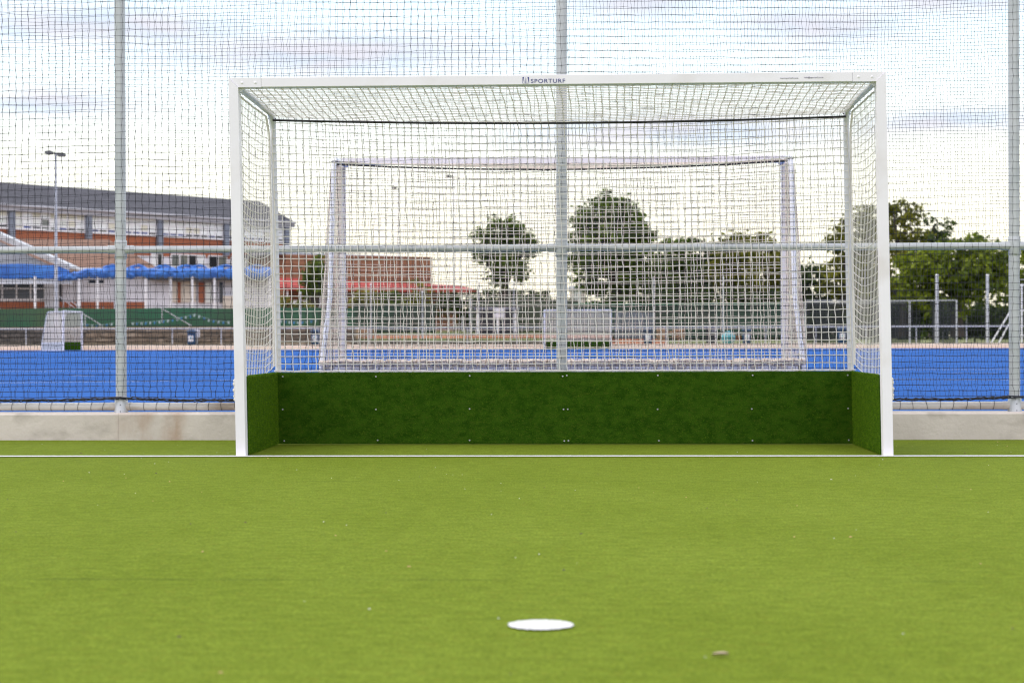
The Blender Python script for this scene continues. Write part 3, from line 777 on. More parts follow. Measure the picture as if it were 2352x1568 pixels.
# ------------------------------------------------------------------ net fence
FYC = 1.86
fence = empty('net_fence', (0, FYC, 0), 0, 'tall black net fence on grey steel posts between the two pitches', 'fence')
xs = []
for px in (278, 1290, 2330):
    r_ = ray(px, 700); t = (FYC + CD) / r_.y; xs.append(CX + r_.x * t)
step = (xs[2] - xs[0]) / 2
postx = [xs[0] - 2 * step, xs[0] - step] + xs + [xs[2] + step, xs[2] + 2 * step]
ZR, ZB = 1.287, 0.222
for i, x in enumerate(postx):
    b = MB(); b.tube([(x, 0, 0.175), (x, 0, 0.3), (x + (0.004 if i % 2 else -0.003), 0, 3.0), (x, 0, 5.5)], 0.0365, 20)
    # weld seam
    b.tube([(x + 0.012, -0.0353, 0.3), (x + 0.012, -0.0353, 5.4)], 0.0022, 5)
    po = b.build('post', M['galv'], fence)
    b = MB(); b.tube([(x, 0, 0.16), (x, 0, 0.176), (x, 0, 0.282), (x, 0, 0.286)], [0.05, 0.047, 0.0435, 0.040], 20)
    b.build('base_sleeve', M['galv'], po)
    b = MB(); b.tube([(x, 0, ZR - 0.062), (x, 0, ZR - 0.058), (x, 0, ZR + 0.058), (x, 0, ZR + 0.062)], [0.039, 0.0412, 0.0412, 0.039], 20)
    for s in (-1, 1):
        b.tube([(x + s * 0.03, 0, ZR), (x + s * 0.085, 0, ZR), (x + s * 0.09, 0, ZR)], [0.0295, 0.0295, 0.027], 14)
    b.lathe([(0.004, 0), (0.004, 0.003)], (x, -0.0435, ZR + 0.04), 6)
    b.build('coupling', M['galv'], po)
    for z in (0.235, 0.19):
        c = MB(); c.lathe([(0.0035, 0.0), (0.0035, 0.002)], (0, 0, 0), 8)
        c.v = [(x + vx + 0.004, -0.0455 - vz, z + vy) for (vx, vy, vz) in c.v]
        c.build('screw', M['black_metal'], po)
for a, c in zip(postx[:-1], postx[1:]):
    b = MB(); b.tube([(a + 0.02, 0, ZR), ((a + c) / 2, 0, ZR - 0.002), (c - 0.02, 0, ZR)], 0.0245, 16); b.build('rail', M['galv'], fence)
    b = MB(); b.tube([(a + 0.03, 0, ZB), ((a + c) / 2, 0, ZB - 0.001), (c - 0.03, 0, ZB)], 0.0265, 16)
    for s, x in ((1, a), (-1, c)): b.tube([(x + s * 0.03, 0, ZB), (x + s * 0.075, 0, ZB), (x + s * 0.08, 0, ZB)], [0.029, 0.029, 0.027], 14)
    b.build('rail', M['galv_warm'], fence)
# netting, two layers: one hung in front of the posts and one behind
ZN0, ZN1 = 0.285, 4.3
def fence_net(y, seed, mesh, phase, sg):
    rs = np.random.RandomState(seed)
    x0, x1 = -6.6, 6.6; nu = int((x1 - x0) / mesh)
    z = [ZN0]; dz = 0.0365
    while z[-1] < ZN1:
        z.append(z[-1] + dz * (mesh / 0.0455)); dz = min(0.0475, dz + 0.0006)
    z = np.array(z); nv = len(z)
    X = (x0 + phase * mesh + mesh * np.arange(nu))[:, None] * np.ones((1, nv)); Z = np.ones((nu, 1)) * z[None]
    # hung between posts: rows sag a little, fabric drifts
    ph = ((X - postx[0]) / step) % 1.0
    Z -= sg * 4 * ph * (1 - ph) * np.clip((Z - 0.25) / 1.2, 0, 1)
    X += smooth_noise(nu, nv, 0.012, 130, 80, rs) * np.clip((Z - ZN0) / 0.3, 0, 1)
    Z += smooth_noise(nu, nv, 0.011, 90, 70, rs) * np.clip((Z - ZN0) / 0.3, 0, 1) + smooth_noise(nu, nv, 0.0018, 9, 7, rs)
    X += smooth_noise(nu, nv, 0.0018, 8, 9, rs)
    alt = ((np.arange(nu)[:, None] + np.arange(nv)[None]) % 2 * 2 - 1)
    X += alt * 0.0024 * (1 + 1.0 * np.exp(-(Z - ZN0) / 0.25)) + rs.normal(0, 0.0014, X.shape)
    Z += rs.normal(0, 0.0012, X.shape)
    # at the foot the strands gather in pairs onto the rope
    ft = np.exp(-(Z - ZN0) / 0.035)
    X += ft * (np.where(np.arange(nu)[:, None] % 2 == 0, 1, -1) * 0.012)
    Y = np.full_like(X, y) + smooth_noise(nu, nv, 0.006, 60, 40, rs)
    return grid_net(np.stack([X, Y, Z], -1), 0.00125, 0.0031, 3)
V, T = fence_net(-0.047, 21, 0.0456, 0.0, 0.012); np_mesh('netting', V, T, 3, M['net_black'], fence)
V, T = fence_net(0.055, 22, 0.0462, 0.35, 0.018); np_mesh('netting', V, T, 3, M['net_black'], fence)
# gathered foot rope
rs = np.random.RandomState(9); Vs = []; Ts = []; off = 0
for q in range(5):
    n = 620; t = np.linspace(-6.6, 6.6, n)
    ph = ((t - postx[0]) / step) % 1.0
    zz = ZN0 - 0.004 - 0.016 * np.clip(4 * ph * (1 - ph) * 2.2, 0, 1) + 0.006 * np.sin(t * 23 + q * 1.9) + rs.normal(0, 0.0026, n)
    yy = -0.047 - 0.004 + 0.008 * np.sin(t * 31 + q * 2.4)
    P = np.stack([t, yy, zz], -1)
    V, F = seg_tubes(P[:-1], P[1:], 0.0042 if q < 3 else 0.002, 5); Tt = np.concatenate([F[:, [0, 1, 2]], F[:, [0, 2, 3]]])
    Vs.append(V); Ts.append(Tt + off); off += len(V)
for q in range(420):   # stray ends
    x = rs.uniform(-6.5, 6.5); p0 = np.array([[x, -0.052, ZN0 - 0.012]]); p1 = p0 + np.array([[rs.normal(0, 0.02), -0.004, rs.normal(0, 0.012)]])
    V, F = seg_tubes(p0, p1, 0.0012, 4); Tt = np.concatenate([F[:, [0, 1, 2]], F[:, [0, 2, 3]]]); Vs.append(V); Ts.append(Tt + off); off += len(V)
np_mesh('foot_rope', np.concatenate(Vs), np.concatenate(Ts), 3, M['net_black'], fence)
for x in np.arange(-4.3, 4.3, 0.0895):
    if min(abs(x - q) for q in postx) < 0.06: continue
    x = x + rs.uniform(-0.006, 0.006); b = MB(); lean = rs.uniform(-0.006, 0.006)
    b.tube([(x + lean * math.cos(a), 0.029 * math.sin(a), ZB + 0.029 * math.cos(a)) for a in np.linspace(0, 2 * PI, 15)] , 0.0014, 4, caps=False)
    b.tube([(x + lean, -0.004, ZB + 0.028), (x + lean * 2, -0.045, ZN0 - 0.02)], 0.0012, 4)
    b.build('tie', M['net_black'], fence)

# ------------------------------------------------------------------ litter on the turf
rs = np.random.RandomState(31)
def crumbs(name, cnt, mat, smin, smax, label):
    V = []; F = []
    for i in range(cnt):
        y = 1.5 - (rs.uniform() ** 1.0) * 9.2; x = rs.uniform(-3.6, 3.6)
        if y > 0 and abs(x) < 1.95 and rs.uniform() < 0.5: continue
        s = rs.uniform(smin, smax); a = rs.uniform(0, PI); o = len(V)
        e = np.array([math.cos(a), math.sin(a), 0]) * s * rs.uniform(0.8, 2.2); f = np.array([-math.sin(a), math.cos(a), 0]) * s * 0.7
        c = np.array([x, y, 0.002])
        V += [c + e, c + f, c - e, c - f, c + [0, 0, s * 0.9]]
        F += [(o, o + 1, o + 4), (o + 1, o + 2, o + 4), (o + 2, o + 3, o + 4), (o + 3, o, o + 4)]
    o = np_mesh(name, np.array(V), np.array(F), 3, mat); tag(o, label, 'litter', None, 'stuff')
crumbs('turf_litter', 120, M['crumb_white'], 0.0013, 0.0033, 'tiny pale white crumbs scattered over the green turf')
crumbs('turf_litter', 60, M['crumb_dark'], 0.002, 0.005, 'tiny dark brown crumbs scattered over the green turf')
crumbs('turf_litter', 45, M['crumb_tan'], 0.002, 0.0045, 'tiny orange tan crumbs scattered over the green turf')
b = MB(); c = at(1655, 1508, 1.0); r_ = ray(1655, 1508); t = -CH / r_.z; lp = CAM + r_ * t
n = 14; top_ = []; bot = []
for i in range(n):
    u = i / (n - 1); w = 0.0075 * math.sin(u * PI) ** 0.6 + 0.0006
    for s in (-1, 0, 1):
        top_.append((lp.x - 0.017 + 0.034 * u, lp.y + s * w, 0.005 + 0.0025 * math.sin(u * 2.6) + (0.003 if s else 0)))
b.add(top_, [(i * 3 + q, i * 3 + q + 1, i * 3 + q + 4, i * 3 + q + 3) for i in range(n - 1) for q in range(2)], True)
b.add([(x, y, z - 0.0022) for x, y, z in top_], [(i * 3 + q + 3, i * 3 + q + 4, i * 3 + q + 1, i * 3 + q) for i in range(n - 1) for q in range(2)], True)
tag(b.build('dry_leaf', M['dry_leaf']), 'small curled tan dry leaf lying on the turf right of the white spot', 'leaf')

# ------------------------------------------------------------------ background helpers
class Fr:
    """frame along a wall: s along, t outward (towards the camera side), z up"""
    def __init__(s, A, B):
        s.A = Vector((A[0], A[1], 0)); B = Vector((B[0], B[1], 0)); s.len = (B - s.A).length
        s.u = (B - s.A).normalized(); s.n = Vector((s.u.y, -s.u.x, 0))
    def __call__(s, a, t, z):
        q = s.A + s.u * a + s.n * t; return (q.x, q.y, z)
    def s_at(s, px, t=0.0):
        r = ray(px, 700); d = Vector((r.x, r.y, 0)); o = Vector((CAM.x, CAM.y, 0)) - s.n * t - s.A
        # o + d*k = u*a
        den = d.x * s.u.y - d.y * s.u.x
        k = -(o.x * s.u.y - o.y * s.u.x) / den
        return (o + d * k).dot(s.u), k

def thing(name, org, label, cat, group=None):
    return empty(name, org, 0, label, cat, group)

def rel(root):
    return tuple(root.location)

def part(b, name, mat, root):
    """build an MB holding world coordinates under root (root has only a translation)"""
    o = Vector(root.location) if root.parent is None else Vector((0, 0, 0))
    return b.build(name, mat, root)

def window(fr, root, s0, s1, z0, z1, cols, rows, mats, t=0.05, frame=0.07, seed=0, rowmats=None, wname='window'):
    """window strip: frame bars with panes behind; panes are one glass sub-part"""
    rs = random.Random(seed); o = Vector(root.location)
    b = MB(o)
    def bar(a0, a1, c0, c1, tt=0.0): b.box(a0, a1, t - 0.04, t + 0.04 + tt, c0, c1, fn=fr)
    bar(s0, s1, z1 - frame, z1); bar(s0, s1, z0 - 0.05, z0 + frame, 0.05)
    ws = (s1 - s0) / cols; zs = [z0 + (z1 - z0) * q for q in ([0, 1] if rows == 1 else rows)]
    for i in range(cols + 1): bar(s0 + i * ws - (frame / 2), s0 + i * ws + frame / 2, z0 + frame, z1 - frame, 0.004)
    for z in zs[1:-1]: bar(s0, s1, z - frame / 2, z + frame / 2, -0.004)
    w = MB(); w.v = b.v; w.f = b.f; w.m = b.m; w.sm = b.sm
    wo = w.build(wname, M['white_frame'], root)
    g = MB(o)
    for i in range(cols):
        for j in range(len(zs) - 1):
            ch = (rowmats[j] if rowmats else range(len(mats)))
            g.mi = rs.choice(list(ch))
            P = [fr(s0 + i * ws, t - 0.02, zs[j]), fr(s0 + (i + 1) * ws, t - 0.02, zs[j]), fr(s0 + (i + 1) * ws, t - 0.02, zs[j + 1]), fr(s0 + i * ws, t - 0.02, zs[j + 1])]
            g.add(P, [(0, 1, 2, 3)])
    g2 = MB(); g2.v = g.v; g2.f = g.f; g2.m = g.m; g2.sm = g.sm
    g2.build('panes', mats, wo)
    return wo

def pbuild(b, name, mat, root):
    """build with vertices given in world space, root at its own translation"""
    w = MB(); o = Vector(root.location)
    w.v = [tuple(Vector(p) - o) for p in b.v]; w.f = b.f; w.m = b.m; w.sm = b.sm
    return w.build(name, mat, root)

def sub(b, name, mat, parent, root):
    w = MB(); o = Vector(root.location)
    w.v = [tuple(Vector(p) - o) for p in b.v]; w.f = b.f; w.m = b.m; w.sm = b.sm
    return w.build(name, mat, parent)

# ------------------------------------------------------------------ raised terrace at the left with the stone steps
TZ = 1.32
tx1 = at(806, 790, 109).x
b = MB()
b.box(-70, tx1, 99.6, 180, 0.0, TZ)
b.build('pool_terrace', M['dirt'])['kind'] = 'structure'
def steps(name, x0, x1, mat, label, y0=97.4, nst=4, h=0.265, base=0.2, tread=0.42):
    rs = random.Random(3); b = MB()
    for i in range(nst):
        z0 = base + i * h; ya = y0 + i * tread
        x = x0
        while x < x1:
            w = rs.uniform(0.45, 1.1); xe = min(x + w, x1); dy = rs.uniform(-0.05, 0.05); dz = rs.uniform(-0.015, 0.015)
            b.bbox(x + 0.012, xe - 0.012, ya + dy, 99.9 + 0.001 * i, z0 + 0.02, z0 + h - 0.03 + dz, 0.03); x = xe
        b.box(x0, x1, ya + 0.13, 99.8, z0 - 0.01, z0 + 0.05)
    return tag(b.build(name, mat), label, 'stone wall')
xa = at(196, 780, 108.5).x
steps('stone_terrace', -46, xa - 0.4, M['stone_dark'], 'dark grey stepped stone terrace at the far left beyond the blue pitch')
xb = at(806, 780, 108.5).x
steps('stone_terrace', xa - 0.4, xb, M['stone'], 'brown stepped stone terrace behind the pipe railing, left of the second goal')
# lower dark retaining wall right of the steps, then grass, soil and lawn
b = MB(); x2 = at(1250, 785, 108).x; b.bbox(xb + 0.05, x2, 97.6, 98.0, 0.15, 0.47, 0.03)
tag(b.build('retaining_wall', M['stone_dark']), 'low dark stone retaining wall in front of the grass bank', 'stone wall')
def bank(name, pts, mat, x0, x1):
    b = MB(); P = []
    for (y, z) in pts: P += [(x0, y, z), (x1, y, z)]
    b.add(P, [(2 * i, 2 * i + 1, 2 * i + 3, 2 * i + 2) for i in range(len(pts) - 1)])
    o = b.build(name, mat); o['kind'] = 'structure'
bank('grass_bank', [(98.0, 0.42), (100.5, 0.56), (103, 0.62)], M['grass'], xb, x2 + 1)
bank('dirt_path', [(102.4, 0.60), (106, 0.80), (108, 0.86)], M['orange_dirt'], xb, x2 + 4)
bank('lawn_slope', [(106.5, 0.84), (112, 1.0), (150, 1.2)], M['grass'], xb, x2 + 4)
bank('dirt_path', [(101.5, 0.206), (104.5, 0.50), (106.5, 0.55)], M['orange_dirt'], x2 + 0.5, at(1535, 780, 112).x)

# ------------------------------------------------------------------ pipe railing along the far kerb
RY = FY + 0.42
rail = thing('pipe_railing', (0, RY, 0.27), 'long white pipe railing standing on the far kerb behind the blue pitch', 'railing')
xsr = [at(px, 752, RY + CD).x for px in (30, 68, 389, 503)]
b = MB(); b.tube([(-40, RY, 1.215), (0, RY, 1.215), (46, RY, 1.215)], 0.036, 8); pbuild(b, 'rail', M['pole_grey'], rail)
stp = xsr[3] - xsr[2]; x = xsr[2] - 9 * stp; i = 0
while x < 44:
    b = MB(); b.tube([(x, RY, 0.25), (x, RY, 1.19)], 0.026, 8); pbuild(b, 'post', M['pole_grey'], rail); x += stp

# ------------------------------------------------------------------ green shade cloth fences
def cloth_fence(label, px0, px1, d, z0, z1, mat, roll=None, seed=1, posts=3.0, wave=0.04):
    A = at(px0, 740, d); Bp = at(px1, 740, d); fr = Fr(A, Bp); rs = random.Random(seed)
    root = thing('shade_cloth_fence', (A.x, A.y, z0), label, 'fence')
    n = max(6, int(fr.len / 0.4)); P = []
    for i in range(n + 1):
        a = fr.len * i / n; w = wave * math.sin(i * 0.9 + seed) + rs.uniform(-0.02, 0.02)
        P += [fr(a, w, z0 + 0.03), fr(a, w * 0.6 + 0.03, (z0 + z1) / 2), fr(a, w * 0.3, z1 + 0.025 * math.sin(i * 0.35 + seed))]
    b = MB(); b.add(P, [(3 * i + q, 3 * i + 3 + q, 3 * i + 4 + q, 3 * i + 1 + q) for i in range(n) for q in range(2)], True)
    pbuild(b, 'cloth', mat, root)
    a = 0.0
    while a <= fr.len:
        b = MB(); b.tube([fr(a, -0.08, z0 - 0.05), fr(a, -0.08, z1 + 0.06)], 0.03, 8); pbuild(b, 'post', M['pole_grey'], root); a += posts
    if roll:
        b = MB(); b.tube([fr(fr.len * i / 30, 0.05, z1 + 0.02 * math.sin(i)) for i in range(31)], roll, 10); pbuild(b, 'rolled_edge', M['green_roll'], root)
    return root
def zpy(py, d): return CH + (774 - py) * d / FPX
cloth_fence('green shade cloth fence on the terrace below the pool canopy at the left', -120, 815, 117, TZ, zpy(706, 117), M['shade_green'], None, 2, 3.2)
cloth_fence('dark green shade cloth screen behind shrubs left of the round tree', 812, 1000, 122, 0.9, zpy(700, 122), M['shade_dark'], None, 3, 2.6)
cloth_fence('grey green cloth screen behind the small distant goal', 1085, 1330, 124, 0.9, zpy(689, 124), M['shade_olive'], None, 4, 3.0)
cloth_fence('long dark green screen with rolled green top edge in front of the hedge trees', 1318, 1800, 120, 0.6, zpy(701, 120), M['shade_dark'], 0.085, 5, 3.4)

# grey sheet fence panel leaning inside
A = at(1412, 760, 116); Bp = at(1502, 760, 116); fr = Fr(A, Bp)
root = thing('sheet_metal_panel', (A.x, A.y, 0.6), 'grey corrugated metal panel standing right of the small distant goal', 'metal panel')
b = MB(); n = 48; P = []
for i in range(n + 1):
    a = fr.len * i / n; P += [fr(a, 0.03 * math.sin(i * 1.57), 0.55), fr(a, 0.03 * math.sin(i * 1.57), zpy(716, 116))]
b.add(P, [(2 * i, 2 * i + 2, 2 * i + 3, 2 * i + 1) for i in range(n)]); pbuild(b, 'sheet', M['grey_sheet'], root)
for a in (0.05, fr.len / 2, fr.len - 0.05):
    b = MB(); b.tube([fr(a, -0.09, 0.5), fr(a, -0.09, zpy(713, 116))], 0.035, 8); pbuild(b, 'post', M['pole_grey'], root)

# ------------------------------------------------------------------ big school building at the left
dA, dB = 145.0, 168.6
A = at(0, 700, dA); Bp = at(660, 700, dB); F1 = Fr(A, Bp)
school = thing('school_building', (A.x, A.y, TZ), 'large red brick school building with grey slate roof and long window rows', 'building')
sL, sR = -32.0, F1.len
zE = zpy(466, dA); zW0 = zpy(523, dA); zBand = zpy(541, dA); zWt = zpy(478, dA)
b = MB(); b.box(sL, sR, -10, 0, TZ - 0.1, zBand - 1.0, fn=F1); pbuild(b, 'lower_wall', M['plaster'], school)
b = MB(); b.box(sL, sR, -10, 0.02, zBand - 1.0, zW0, fn=F1); pbuild(b, 'brick_band', M['brick'], school)
b = MB(); b.box(sL, sR, -10, 0.0, zW0, zE - 0.05, fn=F1); pbuild(b, 'upper_wall', M['plaster'], school)
# hip roof
ridge_t, rz = -5.2, zpy(411, dA + 4.2); ov = 0.5
sRidge = F1.s_at(597, ridge_t)[0]
b = MB()
e0, e1 = sL - 2, sR + ov
P = [F1(e0, ov, zE), F1(e1, ov, zE), F1(e1, -10 - ov, zE), F1(e0, -10 - ov, zE), F1(sL + 1, ridge_t, rz), F1(sRidge, ridge_t, rz)]
P += [(x, y, z - 0.14) for (x, y, z) in P[:4]]
b.add(P, [(0, 1, 5, 4), (1, 2, 5), (2, 3, 4, 5), (3, 0, 4), (6, 9, 8, 7), (0, 6, 7, 1), (1, 7, 8, 2)])
ro = pbuild(b, 'roof', M['slate'], school)
b = MB(); b.tube([F1(e0, ov + 0.06, zE - 0.1), F1(e1, ov + 0.06, zE - 0.1)], 0.11, 8); b.box(e0, e1 - 0.01, ov - 0.12, ov - 0.02, zE - 0.5, zE - 0.16, fn=F1)
sub(b, 'gutter', M['gutter'], ro, school)
# columns and window bays
cs = [F1.s_at(px, 0.25)[0] for px in (28, 204, 366, 521)]
bay = (cs[3] - cs[0]) / 3
cols_s = [cs[0] - bay] + [cs[0] + bay * i for i in range(4)] + [sR - 0.25]
for c in cols_s:
    b = MB(); b.box(c - 0.26, c + 0.26, 0.03, 0.36, zBand - 0.75, zE - 0.17, fn=F1); pbuild(b, 'column', M['column_grey'], school)
mats = [M['blind_cream'], M['blind_pale'], M['pane_grey'], M['pane_blue'], M['pane_white'], M['glass_dark']]
for i, (a, c) in enumerate(zip(cols_s[:-1], cols_s[1:])):
    pale = i >= 2
    rm = [[3, 3, 2, 5] if pale else [2, 3, 5, 0], [1, 1, 0] if pale else [0, 2, 4, 1], [1, 1, 4] if pale else [0, 0, 1]]
    window(F1, school, a + 0.28, c - 0.28, zW0 + 0.05, zWt, 8 if c - a > 3 else 4, [0, 0.22, 0.62, 1], mats, 0.07, 0.11, 40 + i, rm)
# lower storey windows
zl0, zl1 = zpy(642, 160), zpy(583, 160)
sa, sb = F1.s_at(408, 0)[0], F1.s_at(505, 0)[0]
for (p0, p1, sd) in ((347, 372, 3), (392, 470, 5), (478, 520, 6), (530, 600, 8), (608, 650, 9)):
    a, c = F1.s_at(p0, 0)[0], F1.s_at(p1, 0)[0]
    window(F1, school, a, c, zl0, zl1, max(2, int((c - a) / 0.75)), [0, 0.5, 1], mats, 0.06, 0.1, sd, [[5, 5, 2], [5, 1, 2, 5]])

# ------------------------------------------------------------------ changing rooms: brown tiled hip roof, pale walls
dC = 128.0
A = at(-160, 700, dC); Bp = at(640, 700, dC + 4); F2 = Fr(A, Bp)
pav = thing('changing_rooms', (A.x, A.y, TZ), 'low pale pavilion with brown tiled hip roof in front of the school building', 'building')
se = F2.s_at(362, 1)[0]; sr = F2.s_at(250, -4)[0]
ze, zr = zpy(611, dC), zpy(545, dC + 4.3)
z_brick = zpy(690, dC)
b = MB(); b.box(0, se - 0.8, -8, 0, z_brick, ze - 0.06, fn=F2); pbuild(b, 'wall', M['plaster'], pav)
b = MB(); b.box(-0.0, se - 0.8, -8, 0.06, TZ - 0.1, z_brick, fn=F2); pbuild(b, 'brick_base', M['brick'], pav)
b = MB(); P = [F2(-1, 0.8, ze), F2(se, 0.8, ze), F2(se, -9, ze), F2(-1, -9, ze), F2(0, -4.2, zr), F2(sr, -4.2, zr)]
P += [(x, y, z - 0.16) for x, y, z in P[:4]]
b.add(P, [(0, 1, 5, 4), (1, 2, 5), (2, 3, 4, 5), (3, 0, 4), (6, 9, 8, 7), (0, 6, 7, 1), (1, 7, 8, 2)])
ro = pbuild(b, 'roof', M['brown_tile'], pav)
b = MB(); b.box(-1, se + 0.02, 0.82, 0.95, ze - 0.3, ze - 0.02, fn=F2); sub(b, 'fascia', M['white_frame'], ro, pav)
zt = zpy(634, dC)
window(F2, pav, F2.s_at(-60)[0], F2.s_at(103)[0], zpy(686, dC), zpy(630, dC), 5, [0, 0.48, 1], [M['glass_dark'], M['pane_grey']], 0.06, 0.09, 3, [[0, 0, 0, 0], [0, 0, 0, 1]])
for (p0, p1) in ((142, 160), (203, 222), (226, 240)):
    window(F2, pav, F2.s_at(p0)[0], F2.s_at(p1)[0], zpy(649, dC), zpy(637, dC), 1, 1, [M['glass_dark']], 0.05, 0.06, 2)
b = MB(); b.box(F2.s_at(137)[0], F2.s_at(142)[0], 0.01, 0.05, zpy(703, dC), zpy(637, dC), fn=F2); pbuild(b, 'door', M['black_metal'], pav)
for (p0, p1, t1) in ((103, 136, 0.22), (176, 186, 0.16), (262, 270, 0.16)):
    b = MB(); b.box(F2.s_at(p0)[0], F2.s_at(p1)[0], 0.062, t1, TZ, ze - 0.33, fn=F2); pbuild(b, 'pillar', M['canopy_white'], pav)
# kiosk wing to the right
kio = thing('kiosk', F2(se - 0.7, 0, TZ), 'pale kiosk with black awning and orange brown door posts right of the tiled pavilion', 'building')
s0, s1 = se - 0.75, F2.len
zk = zpy(622, dC)
b = MB(); b.box(s0, s1, -7, 0.1, TZ + 0.35, zk, fn=F2); pbuild(b, 'wall', M['plaster'], kio)
b = MB(); b.box(s0, s1, -7, 0.14, TZ - 0.1, TZ + 0.35, fn=F2); pbuild(b, 'brick_base', M['brick'], kio)
b = MB(); b.box(s0, s1 + 0.4, -7.3, 0.5, zk, zk + 0.28, fn=F2); pbuild(b, 'roof', M['brick'], kio)
b = MB(); P = [F2(s0 + 0.1, 0.12, zk - 0.02), F2(s1, 0.12, zk - 0.02), F2(s1, 1.1, zpy(637, dC)), F2(s0 + 0.1, 1.1, zpy(637, dC))]; P += [(x, y, z - 0.1) for x, y, z in P]
b.add(P, [(0, 3, 2, 1), (4, 5, 6, 7), (3, 7, 6, 2), (0, 4, 7, 3), (1, 2, 6, 5)]); pbuild(b, 'awning', M['black_metal'], kio)
b = MB(); b.box(F2.s_at(396)[0], F2.s_at(450)[0], 0.12, 0.22, zpy(690, dC), zpy(642, dC), fn=F2); pbuild(b, 'shutter', M['cream_wall'], kio)
for (p0, p1) in ((408, 415), (456, 470)):
    b = MB(); b.box(F2.s_at(p0)[0], F2.s_at(p1)[0], 0.225, 0.3, zpy(692, dC), zpy(644, dC), fn=F2); pbuild(b, 'door_post', M['brown_door'], kio)
for (p0, p1, q) in ((471, 486, 'pane_white'), (488, 497, 'glass_dark'), (504, 512, 'glass_dark')):
    b = MB(); b.box(F2.s_at(p0)[0], F2.s_at(p1)[0], 0.11, 0.2, zpy(692, dC), zpy(644, dC), fn=F2); pbuild(b, 'door', M[q], kio)
b = MB(); b.box(F2.s_at(512)[0], F2.s_at(538)[0], 0.13, 0.7, TZ, zpy(676, dC), fn=F2); pbuild(b, 'counter', M['cream_wall'], kio)

# ------------------------------------------------------------------ pool canopy with rolled blue side curtains
dP = 121.0
A = at(-140, 640, dP); Bp = at(640, 640, dP + 2); F3 = Fr(A, Bp)
can = thing('pool_canopy', (A.x, A.y, TZ), 'white canopy frame on slim posts with blue curtains rolled up along its eaves', 'canopy')
zc0, zc1 = zpy(638, dP), zpy(604, dP)
rs = random.Random(12)
# valance, hanging flat at the left then rolled
b = MB(); P = []; sv = F3.s_at(160, 0)[0]; n = 40
for i in range(n + 1):
    a = sv * i / n; w = 0.05 * math.sin(i * 0.8) + rs.uniform(-.02, .02)
    lo_ = zc0 + 0.06 + 0.03 * math.sin(i * 0.5)
    P += [F3(a, w, lo_), F3(a, w * 0.5 + 0.06, (lo_ + zc1) / 2), F3(a, w * 0.4, zc1 + 0.04 * math.sin(i * 0.33))]
b.add(P, [(3 * i + q, 3 * i + 3 + q, 3 * i + 4 + q, 3 * i + 1 + q) for i in range(n) for q in range(2)], True); pbuild(b, 'valance', M['blue_tarp'], can)
b = MB(); s0, s1 = F3.s_at(128, 0)[0], F3.len; path = []; rad = []; n = 90
for i in range(n + 1):
    a = s0 + (s1 - s0) * i / n; grow = min(1, i / 14)
    path.append(F3(a, 0.1, zpy(637 - 13 * grow, dP) + 0.03 * math.sin(i * 0.6) + rs.uniform(-0.03, 0.03)))
    rad.append((0.16 + 0.17 * grow) * (1 + 0.08 * math.sin(i * 0.9) + rs.uniform(-0.09, 0.09)))
b.tube(path, rad, 14, smooth=False)
b.v = [(x + rs.uniform(-.05, .05), y + rs.uniform(-.05, .05), z + rs.uniform(-.055, .055)) for x, y, z in b.v]
pbuild(b, 'rolled_curtain', M['blue_tarp'], can)
for px in (252, 318, 372, 425, 455, 520, 585):    # bunched loops on top of the roll
    b = MB(); a = F3.s_at(px + rs.uniform(-4, 4), 0)[0]
    b.tube([F3(a - 0.55, 0.1, zpy(612, dP)), F3(a - 0.35, 0.14, zpy(609, dP)), F3(a + 0.1, 0.12, zpy(606.5, dP)), F3(a + 0.35, 0.1, zpy(608, dP)), F3(a + 0.55, 0.1, zpy(612, dP))], [0.04, 0.07, 0.10, 0.08, 0.04], 10)
    pbuild(b, 'curtain_loop', M['blue_tarp'], can)
# gable roof: sloping edge beam, fabric behind it
b = MB(); q = [(-150, 462), (152, 606), (128, 606), (-150, 474)]
P = []
for t in (0.0, -7.0):
    for (px, py) in ((-150, 466), (158, 607)):
        a, k_ = F3.s_at(px, 0); P.append(F3(a, t, zpy(py, k_)))
P += [(x, y, z - 0.14) for x, y, z in P]
b.add(P, [(0, 1, 3, 2), (4, 6, 7, 5), (0, 4, 5, 1), (1, 5, 7, 3), (0, 2, 6, 4)]); pbuild(b, 'roof', M['canopy_white'], can)
b = MB(); a0 = F3.s_at(-150, 0)[0]; a1, k1 = F3.s_at(160, 0)
b.add([F3(a0, 0.06, zpy(466, dP) + 0.05), F3(a1, 0.06, zpy(607, k1) + 0.05), F3(a1, 0.06, zpy(607, k1) - 0.35), F3(a0, 0.06, zpy(466, dP) - 0.4)], [(0, 1, 2, 3), (3, 2, 1, 0)])
b.add([F3(a0, -0.06, zpy(466, dP) + 0.05), F3(a1, -0.06, zpy(607, k1) + 0.05), F3(a1, -0.06, zpy(607, k1) - 0.35), F3(a0, -0.06, zpy(466, dP) - 0.4)], [(0, 1, 2, 3)])
pbuild(b, 'edge_beam', M['white_frame'], can)
b = MB(); b.add([F3(a0, -0.3, zpy(480, dP)), F3(F3.s_at(110, 0)[0], -0.3, zpy(604, dP)), F3(a0, -0.3, zpy(604, dP))], [(0, 1, 2), (2, 1, 0)]); pbuild(b, 'gable_panel', M['canopy_white'], can)
b = MB(); b.box(a0, F3.s_at(165, 0)[0], -0.25, -0.1, zpy(649, dP), zpy(638, dP), fn=F3); pbuild(b, 'eaves_beam', M['canopy_white'], can)
for px in (81, 182, 224, 335, 392, 442, 493, 560, 620):
    a = F3.s_at(px, 0.1)[0]; b = MB(); b.tube([F3(a, 0.15, TZ - 0.02), F3(a, 0.15, zpy(632, dP))], 0.085, 8); pbuild(b, 'post', M['white_frame'], can)

